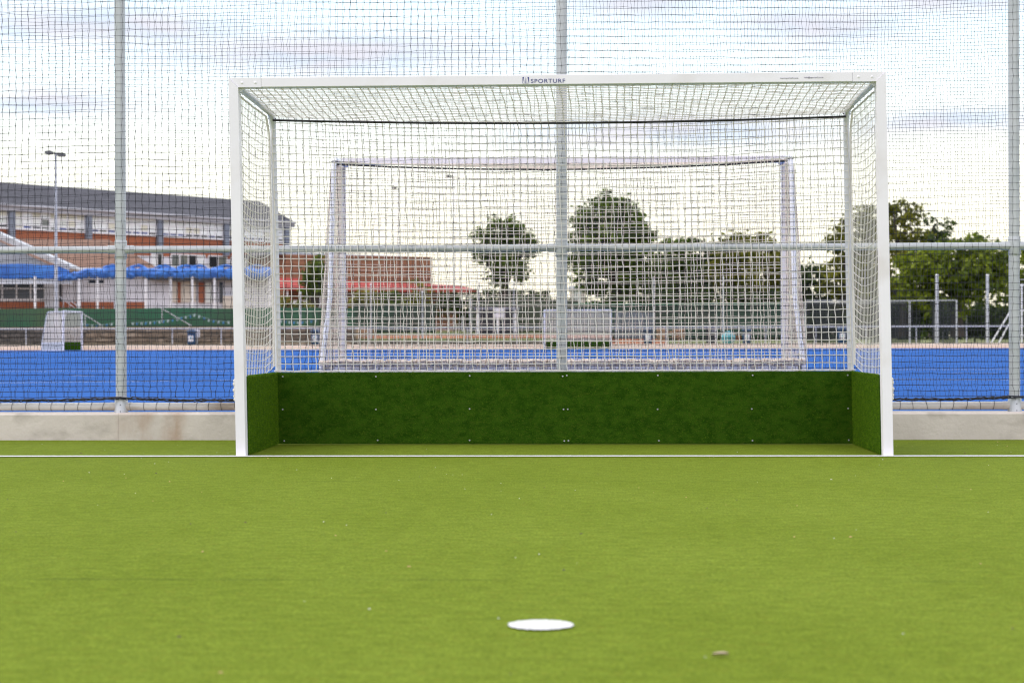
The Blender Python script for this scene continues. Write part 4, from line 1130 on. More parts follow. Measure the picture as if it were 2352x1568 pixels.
# bunting: strings with blue and white pennants
bun = thing('bunting', tuple(at(200, 750, 115.5)), 'string of blue and white pennants hanging in front of the green cloth fence', 'bunting')
strs = [(184, 745, 262, 745), (300, 745, 452, 724), (530, 742, 452, 726), (640, 738, 730, 736)]
for (x0, y0, x1, y1) in strs:
    b = MB(); path = []
    nfl = max(4, int(abs(x1 - x0) / 10))
    for i in range(nfl * 2 + 1):
        t = i / (nfl * 2); path.append(at(x0 + (x1 - x0) * t, y0 + (y1 - y0) * t + 5 * math.sin(t * PI) - 4, 115.5))
    b.tube(path, 0.008, 5); pbuild(b, 'string', M['flag_white'], bun)
    for i in range(nfl):
        p = path[2 * i + 1]; b = MB(); w, h = 0.065, 0.16
        tl = rnd.uniform(-0.03, 0.03)
        P = [(p.x - w, p.y, p.z), (p.x + w, p.y, p.z), (p.x + w * 0.75 + tl, p.y - 0.02, p.z - h), (p.x - w * 0.75 + tl, p.y - 0.02, p.z - h)]
        P += [(x, y + 0.006, z) for x, y, z in P]
        b.add(P, [(0, 1, 2, 3), (4, 7, 6, 5), (0, 4, 5, 1), (1, 5, 6, 2), (2, 6, 7, 3), (3, 7, 4, 0)])
        pbuild(b, 'flag', M['flag_blue'] if i % 2 else M['flag_white'], bun)

# stair handrails coming down the bank
for (x0, y0, x1, y1, d, lab) in ((135, 680, 178, 712, 118.5, 'pale sloping stair handrail beside the dark pavilion door'),
                                 (184, 716, 232, 746, 115.8, 'pale sloping stair handrail right of the sideways goal'),
                                 (350, 696, 440, 748, 115.8, 'pale sloping stair handrail above the left blue bin')):
    p0, p1 = at(x0, y0, d), at(x1, y1, d)
    hr = thing('stair_handrail', (p1.x, p1.y, TZ), lab, 'handrail')
    for q in (0, 1.4):
        b = MB(); b.tube([(p0.x, p0.y + q, p0.z), (p1.x, p1.y + q, p1.z)], 0.026, 6); pbuild(b, 'rail', M['pole_grey'], hr)
        for t in (0.25, 0.95):
            x = p0.x + (p1.x - p0.x) * t; z = p0.z + (p1.z - p0.z) * t
            b = MB(); b.tube([(x, p0.y + q, z - 0.85), (x, p0.y + q, z)], 0.024, 6); pbuild(b, 'post', M['pole_grey'], hr)

# ------------------------------------------------------------------ red roofed brick building behind the second goal
dR = 156.0
A = at(655, 700, dR); Bp = at(992, 700, dR + 6); F4 = Fr(A, Bp)
hall = thing('brick_hall', (A.x, A.y, 1.0), 'brown brick hall with red verandah roof behind the second goal', 'building')
zt, zb_, zv = zpy(583, dR), 1.0, zpy(640, dR)
b = MB(); b.box(0, F4.len, -9, 0, zb_, zt, fn=F4); pbuild(b, 'wall', M['brick_brown'], hall)
b = MB(); sA = F4.s_at(806, -3)[0]; sB = F4.s_at(968, -3)[0]
P = [F4(-1, -0.1, zt + 0.02), F4(F4.s_at(970, 0)[0], -0.1, zt - 0.3), F4(F4.s_at(955, -4)[0], -5, zpy(576, dR)), F4(-1, -5, zpy(570, dR))]
P += [F4(-1, -9, zt), F4(F4.s_at(970, 0)[0], -9, zt)]
b.add(P, [(0, 1, 2, 3), (3, 2, 5, 4), (1, 5, 2), (0, 3, 4)]); pbuild(b, 'roof', M['grey_roof'], hall)
b = MB(); zv2 = zpy(663, dR)
P = [F4(-4, 0.02, zv + 0.25), F4(F4.len + 2.6, 0.02, zv - 0.35), F4(F4.len + 2.9, 3.2, zpy(663, dR)), F4(-4, 3.2, zpy(660, dR))]; P += [(x, y, z - 0.25) for x, y, z in P]
b.add(P, [(0, 3, 2, 1), (4, 5, 6, 7), (3, 7, 6, 2), (0, 4, 7, 3), (1, 2, 6, 5), (0, 1, 5, 4)]); pbuild(b, 'verandah_roof', M['red_roof'], hall)
for px in (660, 735, 812, 890, 960, 1030, 1062):
    a = F4.s_at(px, 3.0)[0]; b = MB(); b.tube([F4(a, 3.0, 1.0), F4(a, 3.0, zpy(664, dR))], 0.07, 8); pbuild(b, 'verandah_post', M['white_frame'], hall)
b = MB(); b.box(F4.len + 0.02, F4.len + 2.4, -6, -0.05, 1.0, zv - 0.6, fn=F4); pbuild(b, 'wing_wall', M['brick_brown'], hall)
for i, px in enumerate((700, 850, 930)):
    window(F4, hall, F4.s_at(px)[0], F4.s_at(px + 34)[0], zpy(700, dR), zpy(670, dR), 3, 1, [M['glass_dark']], 0.05, 0.08, i)
for i in range(5):
    a = F4.s_at(690, 0)[0] + i * 2.2
# canopy strip left of it
b = MB(); A5 = at(640, 698, 142); B5 = at(700, 700, 142); F5 = Fr(A5, B5)
wal = thing('covered_walkway', (A5.x, A5.y, TZ), 'short white flat walkway roof on posts beside the dark round shrub tree', 'walkway')
b.box(-0.4, F5.len, -2, 0.3, zpy(699, 142), zpy(689, 142), fn=F5); pbuild(b, 'roof', M['white_frame'], wal)
for a in (0.1, F5.len - 0.2):
    b = MB(); b.box(a, a + 0.2, -0.1, 0.1, TZ, zpy(700, 142), fn=F5); pbuild(b, 'post', M['white_frame'], wal)
# red upright cloth in the shrubs
p = at(663, 700, 127)
rb = thing('red_banner', (p.x, p.y, TZ), 'small upright red banner among shrubs beside the left rear tube of the big goal', 'banner')
b = MB(); b.tube([(p.x - 0.16, p.y, TZ), (p.x - 0.16, p.y, zpy(682, 127))], 0.025, 6); pbuild(b, 'pole', M['pole_grey'], rb)
b = MB(); P = [(p.x - 0.15, p.y, zpy(684, 127)), (p.x + 0.18, p.y + 0.05, zpy(685, 127)), (p.x + 0.2, p.y + 0.05, zpy(711, 127)), (p.x - 0.15, p.y, zpy(712, 127))]; P += [(x, y + 0.012, z) for x, y, z in P]
b.add(P, [(0, 3, 2, 1), (4, 5, 6, 7), (0, 1, 5, 4), (1, 2, 6, 5), (2, 3, 7, 6), (3, 0, 4, 7)]); pbuild(b, 'cloth', M['red_cloth'], rb)

# ------------------------------------------------------------------ flood lights and thin poles
def floodlight(px, py, d, zbase, label, two=True, tall=True, flip=1):
    p = at(px, py, d); root = thing('floodlight', (p.x, p.y, zbase), label, 'floodlight', 'floodlights round the pitches')
    b = MB(); b.tube([(p.x, p.y, zbase), (p.x, p.y, zbase + 4), (p.x, p.y, p.z)], [0.11, 0.09, 0.06] if two else [0.075, 0.065, 0.05], 10); pbuild(b, 'pole', M['pole_grey'] if two else M['pole_pale'], root)
    b = MB(); w = 0.42; b.tube([(p.x - w * (1 if two or flip > 0 else 0.2), p.y, p.z + 0.02), (p.x + w * (1 if two or flip < 0 else 0.6), p.y, p.z - 0.02)], 0.035, 6); pbuild(b, 'arm', M['lamp_grey'], root)
    for s in ((-1, 1) if two else (-flip,)):
        b = MB(); c = Vector((p.x + s * 0.36, p.y - 0.1, p.z - (0.13 if s > 0 else 0.0)))
        prof = [(-0.26, -0.02), (-0.2, 0.10), (0.1, 0.12), (0.24, 0.05), (0.2, -0.10), (-0.16, -0.12)]
        b.prism([(c.x + a * (1 if s < 0 else -1), c.z + q) for a, q in (prof if s < 0 else prof[::-1])], c.y - 0.18, c.y + 0.2, axis=1)
        lo_ = pbuild(b, 'lamp_head', M['lamp_grey'], root)
        g = MB(); g.add([(c.x - 0.16, c.y - 0.12, c.z - 0.125), (c.x + 0.16, c.y - 0.12, c.z - 0.115), (c.x + 0.16, c.y + 0.14, c.z - 0.115), (c.x - 0.16, c.y + 0.14, c.z - 0.125)], [(0, 1, 2, 3)])
        sub(g, 'lens', M['pane_grey'], lo_, root)
    return root
floodlight(128, 351, 112, TZ, 'tall slim floodlight with two lamp heads in front of the slate roofed building')
floodlight(915, 432, 165, 1.0, 'distant single headed floodlight above the brick hall, the lower of the pair', False)
floodlight(1042, 405, 150, 1.0, 'distant single headed floodlight left of the round tree, the higher of the pair', False)
def pole(px, ytop, ybot, d, r, label, zb=None, cap=True):
    p = at(px, ytop, d); z0 = zpy(ybot, d) if zb is None else zb
    root = thing('pole', (p.x, p.y, z0), label, 'pole')
    b = MB(); b.tube([(p.x, p.y, z0), (p.x, p.y, p.z)], [r, r * 0.92], 10); pbuild(b, 'shaft', M['pole_grey'], root)
    b = MB(); b.lathe([(r * 1.05, -0.02), (r * 1.25, 0.03), (r * 0.9, 0.09), (0.01, 0.11)], (p.x, p.y, p.z), 10); pbuild(b, 'cap', M['white_frame'], root)
pole(690, 674, 790, 113, 0.05, 'slim pale pole just left of the second goal net', 0.27)
pole(852, 655, 785, 112, 0.045, 'slim pale pole in front of the yellow green shrubs', 0.4)
pole(970, 672, 790, 112, 0.05, 'slim pale pole in front of the right end of the brick hall', 0.4)
pole(1080, 690, 780, 121, 0.07, 'slim pale pole at the left end of the grey green screen', 0.8)
pole(1100, 650, 784, 118, 0.05, 'slim pale pole left of the round tree trunk', 0.7)
pole(1180, 650, 784, 113, 0.045, 'slim pale pole right of the round tree trunk', 0.6)
pole(1298, 655, 780, 112, 0.045, 'slim pale pole beside the middle fence post', 0.4)
pole(1502, 640, 786, 113, 0.045, 'slim pale pole right of the grey metal panel', 0.3)
pole(1661, 640, 788, 111, 0.045, 'slim pale pole behind the turquoise barrel', 0.27)
pole(2152, 634, 792, 111, 0.09, 'tall white post in front of the cricket cage', 0.25)
pole(2268, 634, 792, 111, 0.09, 'tall white post left of the white pipe stand', 0.25)
# notice board
p = at(1146, 720, 115); nb = thing('notice_board', (p.x, p.y, 0.6), 'white notice board on legs below the round tree', 'notice board')
w = 11 / ppm(115); b = MB(); b.bbox(p.x - w, p.x + w, p.y - 0.03, p.y + 0.03, zpy(730, 115), zpy(708, 115), 0.01); pbuild(b, 'panel', M['paper'], nb)
for s in (-1, 1):
    b = MB(); b.tube([(p.x + s * (w + 0.03), p.y, 0.6), (p.x + s * (w + 0.03), p.y, zpy(706, 115))], 0.03, 6); pbuild(b, 'leg', M['pole_grey'], nb)
p = at(1115, 745, 119)
sh = thing('storage_locker', (p.x, p.y, 0.8), 'dark storage shed with pale frame beside the round tree trunk', 'shed')
b = MB(); b.box(p.x - 0.5, p.x + 1.9, p.y, p.y + 2, 0.8, zpy(712, 119)); pbuild(b, 'wall', M['black_metal'], sh)
b = MB(); b.box(p.x - 0.7, p.x + 2.1, p.y - 0.3, p.y + 2.2, zpy(711.5, 119), zpy(706, 119)); pbuild(b, 'roof', M['grey_roof'], sh)
for q in (-0.55, 0.7, 1.85):
    b = MB(); b.box(p.x + q, p.x + q + 0.14, p.y - 0.12, p.y - 0.02, 0.8, zpy(712, 119)); pbuild(b, 'post', M['white_frame'], sh)
# small white building between trees
p = at(1326, 700, 150); wb = thing('white_hut', (p.x, p.y, 1.0), 'small cream hut between the round tree and the big tree', 'hut')
w = 17 / ppm(150); b = MB(); b.box(p.x - w, p.x + w, p.y, p.y + 2, 1.0, zpy(664, 150)); pbuild(b, 'wall', M['cream_wall'], wb)
b = MB(); b.prism([(p.x - w - 0.2, zpy(664, 150)), (p.x + w + 0.2, zpy(664, 150)), (p.x + w, zpy(657, 150)), (p.x - w, zpy(657, 150))], p.y - 0.3, p.y + 2.3, axis=1); pbuild(b, 'roof', M['canopy_white'], wb)
b = MB(); b.box(p.x - 0.3, p.x + 0.3, p.y - 0.03, p.y - 0.005, 1.9, zpy(668, 150)); pbuild(b, 'window', M['pane_white'], wb)
# shed roofs among the trees
for (x0, x1, yt, yb, d, lab) in ((1500, 1585, 634, 676, 138, 'grey roofed shed behind the hedge trees, above the grey metal panel'),
                                 (1560, 1640, 655, 690, 142, 'low grey roofed shelter half hidden among the hedge trees'),
                                 (1975, 2078, 638, 690, 132, 'dark shelter with curved grey roof behind the right goal post')):
    a, c = at(x0, yb, d), at(x1, yb, d); sd = thing('shed', (a.x, a.y, 1.0), lab, 'shed')
    zt = zpy(yt, d); zm = zpy(yt + 14, d)
    b = MB(); b.box(a.x + 0.2, c.x - 0.2, a.y, a.y + 4, 0.5, zm - 0.01); pbuild(b, 'wall', M['grey_sheet'] if x0 < 1900 else M['black_metal'], sd)
    b = MB(); P = []
    for i in range(9):
        t = i / 8; P.append((a.x + (c.x - a.x) * t, zm + (zt - zm) * math.sin(t * PI) ** 0.8))
    P2 = [(x, z - 0.12) for x, z in P[::-1]]
    b.prism((P + P2)[::-1], a.y - 0.4, a.y + 4.4, axis=1); pbuild(b, 'roof', M['grey_roof'], sd)

# ------------------------------------------------------------------ bins with white notices
def make_bin():
    root = thing('litter_bin', (0, 0, 0), 'blue drum bin', 'bin', 'blue bins along the far side of the pitch')
    b = MB(); b.lathe([(0.235, 0.0), (0.25, 0.03), (0.255, 0.25), (0.262, 0.27), (0.255, 0.29), (0.26, 0.52), (0.267, 0.54), (0.26, 0.56), (0.265, 0.80), (0.275, 0.83)], n=18); b.build('drum', M['bin_blue'], root)
    b = MB(); b.lathe([(0.31, 0.86), (0.33, 0.90), (0.28, 0.98), (0.10, 1.03), (0.0, 1.04)], n=18)
    for s in (-1, 1): b.tube([(s * 0.2, 0, 0.8), (s * 0.22, 0, 0.9)], 0.02, 6)
    b.build('lid', M['bin_blue'], root)
    b = MB(); P = []
    for z in (0.30, 0.66):
        for i in range(7):
            a = -PI / 2 + (i / 6 - 0.5) * 1.15; P.append((0.278 * math.cos(a), 0.278 * math.sin(a), z))
    b.add(P, [(i, i + 1, i + 8, i + 7) for i in range(6)]); pa = b.build('notice', M['paper'], root)
    b = MB(); P = []
    for z in (0.48, 0.58):
        for i in range(3):
            a = -PI / 2 + (i / 2 - 0.5) * 0.35; P.append((0.282 * math.cos(a), 0.282 * math.sin(a), z))
    b.add(P, [(i, i + 1, i + 4, i + 3) for i in range(2)]); b.build('print', M['teal_print'], pa)
    return root
bn = make_bin(); first = True
for (px, d, sc, lab) in ((440, 108.4, 0.92, 'blue drum bin with white notice in front of the brown stone terrace'),
                         (724, 108.4, 0.92, 'blue drum bin between the left rear tube and the second goal net'),
                         (1488, 110, 0.98, 'blue drum bin with white notice right of the grey metal panel'),
                         (1715, 109.5, 0.92, 'blue drum bin right of the turquoise barrel'),
                         (1934, 110, 0.98, 'blue drum bin in front of the cricket cage near the right goal post')):
    o = bn if first else copy_tree(bn); first = False
    p = at(px, 780, d); o.location = (p.x, p.y, 0.27 if p.y < FY + 0.6 else 0.2); o.scale = (sc, sc, sc); o['label'] = lab
    if px == 440: o.location.z = 0.2
p = at(450, 760, 108.3); b = MB(); root = thing('sign_post', (p.x, p.y, 0.2), 'small white sign on a post behind the left blue bin', 'sign')
b.tube([(p.x, p.y + 0.3, 0.2), (p.x, p.y + 0.3, 1.25)], 0.03, 6); pbuild(b, 'post', M['pole_grey'], root)
b = MB(); b.bbox(p.x - 0.17, p.x + 0.17, p.y + 0.24, p.y + 0.27, 0.72, 1.15, 0.005); pbuild(b, 'panel', M['paper'], root)

# crates, barrel and bench behind the far kerb, right of the small goal
def crate(px0, px1, yt, yb, d, label, mat, name='wooden_crate', cat='crate'):
    a, c = at(px0, yb, d), at(px1, yb, d); z0, z1 = max(0.2, zpy(yb, d)), zpy(yt, d)
    root = thing(name, (a.x, a.y, z0), label, cat)
    n = 4; h = (z1 - z0) / n
    for i in range(n):
        b = MB(); b.bbox(a.x, c.x, a.y, a.y + 0.03, z0 + i * h + 0.012, z0 + (i + 1) * h - 0.012, 0.006); pbuild(b, 'plank', mat, root)
    b = MB()
    for x in (a.x + 0.02, c.x - 0.09): b.box(x, x + 0.07, a.y + 0.031, a.y + 0.09, z0, z1)
    b.box(a.x + 0.02, c.x - 0.02, a.y + 0.091, a.y + 0.5, z0 + 0.02, z1 - 0.03); pbuild(b, 'frame', mat, root)
crate(1508, 1528, 751, 783, 112, 'tall pale wooden crate right of the grey metal panel', M['wood'])
crate(1546, 1572, 756, 780, 112.5, 'tan wooden crate beside the bench behind the far kerb', M['wood'])
crate(1664, 1702, 772, 784, 111, 'low reddish wooden box right of the turquoise barrel', M['wood_red'], 'wooden_box', 'box')
p = at(1528, 770, 112.2); bch = thing('bench', (p.x + 0.4, p.y, 0.2), 'low slatted wooden bench between the two wooden crates', 'bench')
for i in range(3):
    b = MB(); b.bbox(p.x - 0.1, p.x + 0.9, p.y - 0.4 + i * 0.13, p.y - 0.29 + i * 0.13, 0.62, 0.66, 0.006); pbuild(b, 'slat', M['wood'], bch)
b = MB(); b.bbox(p.x - 0.1, p.x + 0.9, p.y + 0.06, p.y + 0.09, 0.85, 1.02, 0.006); pbuild(b, 'backrest', M['wood'], bch)
for s in (0.0, 0.75):
    b = MB(); b.box(p.x + s, p.x + s + 0.06, p.y - 0.36, p.y - 0.3, 0.2, 0.615); b.box(p.x + s, p.x + s + 0.06, p.y + 0.0, p.y + 0.055, 0.2, 1.0); pbuild(b, 'leg', M['wood_red'], bch)
p = at(1673, 780, 110.5); tb = thing('barrel', (p.x, p.y, 0.2), 'round turquoise barrel lying behind the far kerb', 'barrel')
b = MB(); b.lathe([(0.0, -0.42), (0.30, -0.42), (0.36, -0.3), (0.40, -0.02), (0.40, 0.02), (0.36, 0.3), (0.30, 0.42), (0.0, 0.42)], n=18)
b.v = [(p.x + y_ * 0.0 + x_, p.y + z_, 0.2 + 0.40 + y_) for (x_, y_, z_) in b.v]; pbuild(b, 'body', M['turquoise'], tb)
for q in (-0.2, 0.2):
    b = MB(); b.lathe([(0.372, -0.02), (0.392, -0.02), (0.392, 0.02), (0.372, 0.02)], n=18); b.v = [(p.x + x_, p.y + q + z_, 0.6 + y_) for (x_, y_, z_) in b.v]; pbuild(b, 'hoop', M['turquoise'], tb)
p = at(1634, 784, 112); db = thing('waste_bin', (p.x, p.y, 0.2), 'tall dark bin with domed lid and grey front panel left of the turquoise barrel', 'bin')
b = MB(); b.prism([(p.x - 0.28, 0.24), (p.x + 0.28, 0.24), (p.x + 0.34, 1.15), (p.x - 0.34, 1.15)], p.y - 0.28, p.y + 0.3, axis=1); pbuild(b, 'body', M['black_metal'], db)
b = MB(); b.prism([(p.x - 0.38, 1.15), (p.x + 0.38, 1.15), (p.x + 0.36, 1.3), (p.x + 0.2, 1.42), (p.x - 0.2, 1.42), (p.x - 0.36, 1.3)], p.y - 0.34, p.y + 0.34, axis=1); pbuild(b, 'lid', M['black_metal'], db)
b = MB(); b.bbox(p.x - 0.02, p.x + 0.28, p.y - 0.31, p.y - 0.285, 0.85, 1.1, 0.005); pbuild(b, 'panel', M['grey_plastic'], db)
for s in (-1, 1):
    b = MB(); b.tube([(p.x + s * 0.26 - 0.03, p.y + 0.2, 0.28), (p.x + s * 0.26 + 0.03, p.y + 0.2, 0.28)], 0.08, 10); pbuild(b, 'wheel', M['black_metal'], db)

# ------------------------------------------------------------------ cricket cages, pipe stand at the right
def cage(px0, px1, d, ytop, label, curtains, dep=7.0, thin=False):
    a, c = at(px0, 790, d), at(px1, 790, d); z0 = 0.2; zt = zpy(ytop, d)
    root = thing('cricket_cage', (a.x, a.y, z0), label, 'cricket net')
    pxs = [px0, px1] if thin else [px0, 2088, px1]
    for px in pxs:
        x = at(px, 790, d).x
        for q in (0, dep):
            b = MB(); b.tube([(x, a.y + q, z0), (x, a.y + q, zt)], 0.05 if not thin else 0.03, 8); pbuild(b, 'post', M['pole_grey'], root)
    for q in (0, dep):
        b = MB(); b.tube([(a.x, a.y + q, zt), ((a.x + c.x) / 2, a.y + q, zt - 0.03), (c.x, a.y + q, zt)], 0.03, 8); pbuild(b, 'top_rail', M['pole_grey'], root)
    for (p0, p1, q) in curtains:
        x0, x1 = at(p0, 790, d).x, at(p1, 790, d).x; n = 26; P = []; rs = random.Random(int(p0))
        for i in range(n + 1):
            t = i / n; w = 0.09 * math.sin(i * 1.3) + rs.uniform(-0.03, 0.03)
            P += [(x0 + (x1 - x0) * t, a.y + q + w, z0 + 0.05), (x0 + (x1 - x0) * t, a.y + q + w * 0.4, zt - 0.03)]
        b = MB(); b.add(P, [(2 * i, 2 * i + 2, 2 * i + 3, 2 * i + 1) for i in range(n)], True); pbuild(b, 'net', M['cage_thin'] if thin else M['cage_net'], root)
cage(1850, 2195, 114, 693, 'dark cricket net cage on grey pipe frame behind the right goal post', [(1850, 1905, 0.1), (1900, 1990, 6.8), (2000, 2086, 0.1), (2040, 2090, 6.8), (2134, 2160, 6.8), (2138, 2194, 0.1)])
cage(2220, 2420, 122, 645, 'tall faint practice net cage behind the white pipe stand', [(2220, 2420, 0.1)], 8, True)
p0 = at(2313, 788, 109.5); st = thing('pipe_stand', (p0.x, p0.y, 0.27), 'white pipe stand with ladder rungs and sloping braces at the right edge', 'pipe stand')
dd = 109.5
def wp(px, py, y=0.0): q = at(px, py, dd); return (q.x, q.y + y, q.z)
for (a, c) in (((2277, 787), (2313, 728)), ((2293, 790), (2313, 752))):
    b = MB(); b.tube([wp(*a), wp(*c), wp(c[0] + 14, c[1] - 24)], 0.045, 8); pbuild(b, 'brace', M['white_frame'], st)
for px in (2327, 2347, 2380):
    b = MB(); b.tube([wp(px, 789), wp(px, 652)], 0.05, 8); pbuild(b, 'upright', M['white_frame'], st)
for py in (655, 713, 771):
    b = MB(); b.tube([wp(2318, py), wp(2384, py)], 0.04, 8); pbuild(b, 'rung', M['white_frame'], st)

# ------------------------------------------------------------------ trees and shrubs
def foliage(blobs, d, seed, leaf=0.2, dens=1.0, ydep=1.0):
    """blobs in photo pixels (cx, cy, rx, ry) at distance d -> leaf faces spread through clumps"""
    rs = np.random.RandomState(seed); Pall = []; tone = []; nrm = []
    s = 1 / ppm(d)
    for (cx, cy, rx, ry) in blobs:
        c = np.array(at(cx, cy, d)); R = np.array([rx * s, max(rx, ry) * s * 0.85 * ydep, ry * s])
        c[1] += rs.uniform(-0.3, 0.3) * R[1]
        vol = R[0] * R[1] * R[2]; area = (R[0] * R[2] + R[0] * R[1] + R[1] * R[2])
        nc = int(max(14, area * 10.0 * dens))
        # clumps on and inside the blob
        v = rs.normal(size=(nc, 3)); v /= np.linalg.norm(v, axis=1, keepdims=True)
        rad = rs.uniform(0.12, 1.10, (nc, 1)) ** 0.5
        lump = 1 + 0.16 * np.sin(v[:, :1] * 5 + seed) + 0.13 * np.sin(v[:, 2:] * 7 + cx)
        cc = c + v * R * rad * lump
        keep = rs.uniform(size=nc) < 0.92
        cc = cc[keep]; vv = v[keep]; rr = rad[keep]
        ctone = rs.uniform(0.15, 0.85, len(cc))
        for q, (p, t, dirv) in enumerate(zip(cc, ctone, vv)):
            k = rs.randint(9, 17); cr = rs.uniform(0.28, 0.55) * (leaf / 0.2)
            pts = p + rs.normal(size=(k, 3)) * np.array([cr, cr, cr * 0.6]) * 0.62
            Pall.append(pts); tone.append(np.clip(t + rs.normal(0, 0.16, k), 0, 1))
            nn = rs.normal(size=(k, 3)) * 0.8 + dirv * 0.5 + np.array([0, 0, 0.5]); nrm.append(nn)
    P = np.concatenate(Pall); T = np.concatenate(tone); Nn = np.concatenate(nrm)
    Nn /= np.linalg.norm(Nn, axis=1, keepdims=True); k = len(P)
    a = np.cross(Nn, rs.normal(size=(k, 3))); a /= np.linalg.norm(a, axis=1, keepdims=True); b_ = np.cross(Nn, a)
    L = (leaf * 1.15 * rs.uniform(0.6, 1.25, k))[:, None]
    V = np.stack([P + a * L, P + b_ * L * 0.55, P - a * L, P - b_ * L * 0.55], 1)
    return V.reshape(-1, 3), np.arange(k * 4).reshape(-1, 4), np.repeat(T, 4)

def crown(name, blobs, d, seed, mat, root, leaf=0.2, dens=1.0, ydep=1.0):
    V, F, T = foliage(blobs, d, seed, leaf, dens, ydep)
    V = V - np.array(root.location)
    o = np_mesh(name, V, F, 4, mat, root)
    at_ = o.data.attributes.new('tone', 'FLOAT', 'POINT')
    if len(at_.data) == len(T): at_.data.foreach_set('value', T.astype(np.float32))
    return o

def tree(label, blobs, d, mat, seed, trunk=None, leaf=0.2, dens=1.0, group='trees beyond the blue pitch', zb=0.6, name='tree', cat='tree', tw=0.3):
    bx = trunk[0] if trunk else sum(q[0] for q in blobs) / len(blobs)
    p = at(bx, 760, d); root = thing(name, (p.x, p.y, zb), label, cat, group)
    crown('crown' if cat == 'tree' else 'foliage', blobs, d, seed, mat, root, leaf, dens)
    rs = random.Random(seed); b = MB()
    ctr = sorted(blobs, key=lambda q: -q[1])
    fork = at(trunk[1] if trunk else bx, trunk[2] if trunk else ctr[0][1] + ctr[0][3] * 0.4, d)
    base = Vector((p.x, p.y, zb))
    mid = base.lerp(fork, 0.5) + Vector((rs.uniform(-0.2, 0.2), 0, 0))
    b.tube([base, mid, fork], [tw * 1.25, tw, tw * 0.8], 8)
    for (cx, cy, rx, ry) in blobs[:7]:
        e = at(cx, cy, d); m_ = fork.lerp(e, 0.55) + Vector((rs.uniform(-0.3, 0.3), rs.uniform(-0.5, 0.5), 0.2))
        b.tube([fork, m_, e + Vector((0, 0, ry / ppm(d) * 0.4))], [tw * 0.6, tw * 0.36, 0.05], 6)
    pbuild(b, 'trunk' if cat == 'tree' else 'stem', M['bark'], root)
    return root

tree('round tree with narrow waist standing alone left of the middle fence post', [(1150, 530, 56, 30), (1130, 555, 46, 34), (1190, 548, 44, 26), (1165, 572, 66, 30), (1165, 515, 30, 16), (1218, 562, 18, 26), (1105, 580, 22, 22), (1175, 612, 46, 26), (1195, 625, 30, 22), (1150, 640, 30, 18), (1155, 600, 40, 26)],
     135, M['leaf_mid'], 1, (1165, 1160, 655), 0.17, 1.25, tw=0.34)
tree('big dark domed tree right of the middle fence post', [(1405, 505, 66, 46), (1395, 470, 46, 24), (1345, 500, 30, 32), (1335, 540, 34, 40), (1450, 515, 42, 42), (1475, 560, 36, 46), (1400, 570, 90, 56), (1345, 605, 50, 40), (1440, 620, 66, 46), (1375, 655, 52, 36), (1465, 660, 46, 40)],
     132, M['leaf_mid'], 2, (1420, 1412, 650), 0.18, 1.25, tw=0.45)
tree('olive hedge tree nearest the big domed tree', [(1545, 590, 52, 40), (1520, 630, 46, 50), (1575, 640, 44, 48), (1560, 562, 24, 16)], 136, M['leaf_mid'], 3, None, 0.19, 1.1)
tree('lower rounded hedge tree between two taller hedge trees', [(1620, 590, 46, 34), (1610, 640, 50, 50), (1640, 620, 36, 40), (1600, 560, 22, 14)], 138, M['leaf_dark'], 4, None, 0.19, 1.1)
tree('olive hedge tree with feathery top left of the second goal post', [(1690, 580, 46, 42), (1668, 556, 24, 22), (1700, 640, 56, 56), (1660, 625, 36, 50)], 134, M['leaf_olive'], 5, None, 0.19, 1.1)
tree('olive hedge tree behind the right post of the second goal', [(1755, 585, 46, 40), (1745, 550, 22, 20), (1765, 640, 56, 56), (1800, 630, 36, 50)], 137, M['leaf_olive'], 6, None, 0.19, 1.1)
tree('small dark tree between the second goal and the right rear tube', [(1862, 628, 40, 26), (1850, 660, 40, 40), (1885, 690, 36, 40)], 130, M['leaf_dark'], 7, None, 0.18, 1.0)
tree('tall slim olive tree just left of the right rear tube', [(1936, 520, 22, 30), (1930, 560, 34, 34), (1950, 610, 40, 60), (1920, 640, 30, 50), (1955, 680, 40, 40)], 126, M['leaf_olive'], 8, None, 0.18, 1.1)
tree('tall olive tree seen through the right side net of the big goal', [(1990, 510, 34, 46), (2010, 560, 44, 50), (1985, 620, 50, 56), (2020, 660, 46, 50)], 128, M['leaf_olive'], 9, None, 0.18, 1.0)
tree('tall olive tree with loose top just right of the big goal', [(2080, 490, 40, 32), (2058, 530, 40, 40), (2095, 540, 42, 42), (2075, 590, 56, 46), (2050, 478, 16, 12)], 125, M['leaf_olive'], 10, (2075, 2078, 640), 0.17, 0.85)
tree('dark feathery tree between the tall olive tree and the broad green tree', [(2145, 528, 40, 28), (2160, 560, 44, 36), (2125, 560, 34, 36)], 140, M['leaf_dark'], 11, None, 0.17, 0.8)
tree('broad bright green tree filling the right of the view', [(2140, 610, 80, 48), (2220, 575, 66, 34), (2270, 590, 54, 36), (2210, 630, 90, 46), (2100, 660, 70, 48), (2170, 680, 80, 44), (2250, 650, 66, 46), (2300, 620, 34, 40)], 121, M['leaf_bright'], 12, (2200, 2195, 700), 0.18, 1.15, tw=0.4)
tree('green tree cut by the right edge of the view', [(2345, 640, 40, 30), (2375, 600, 50, 46), (2370, 670, 50, 40), (2330, 690, 40, 40)], 127, M['leaf_bright'], 13, None, 0.18, 0.9)
tree('round bushy tree in front of the red verandah left of the second goal', [(722, 632, 30, 34), (712, 660, 28, 26), (735, 605, 24, 20), (740, 650, 26, 40)], 128, M['leaf_mid'], 14, None, 0.16, 1.4)
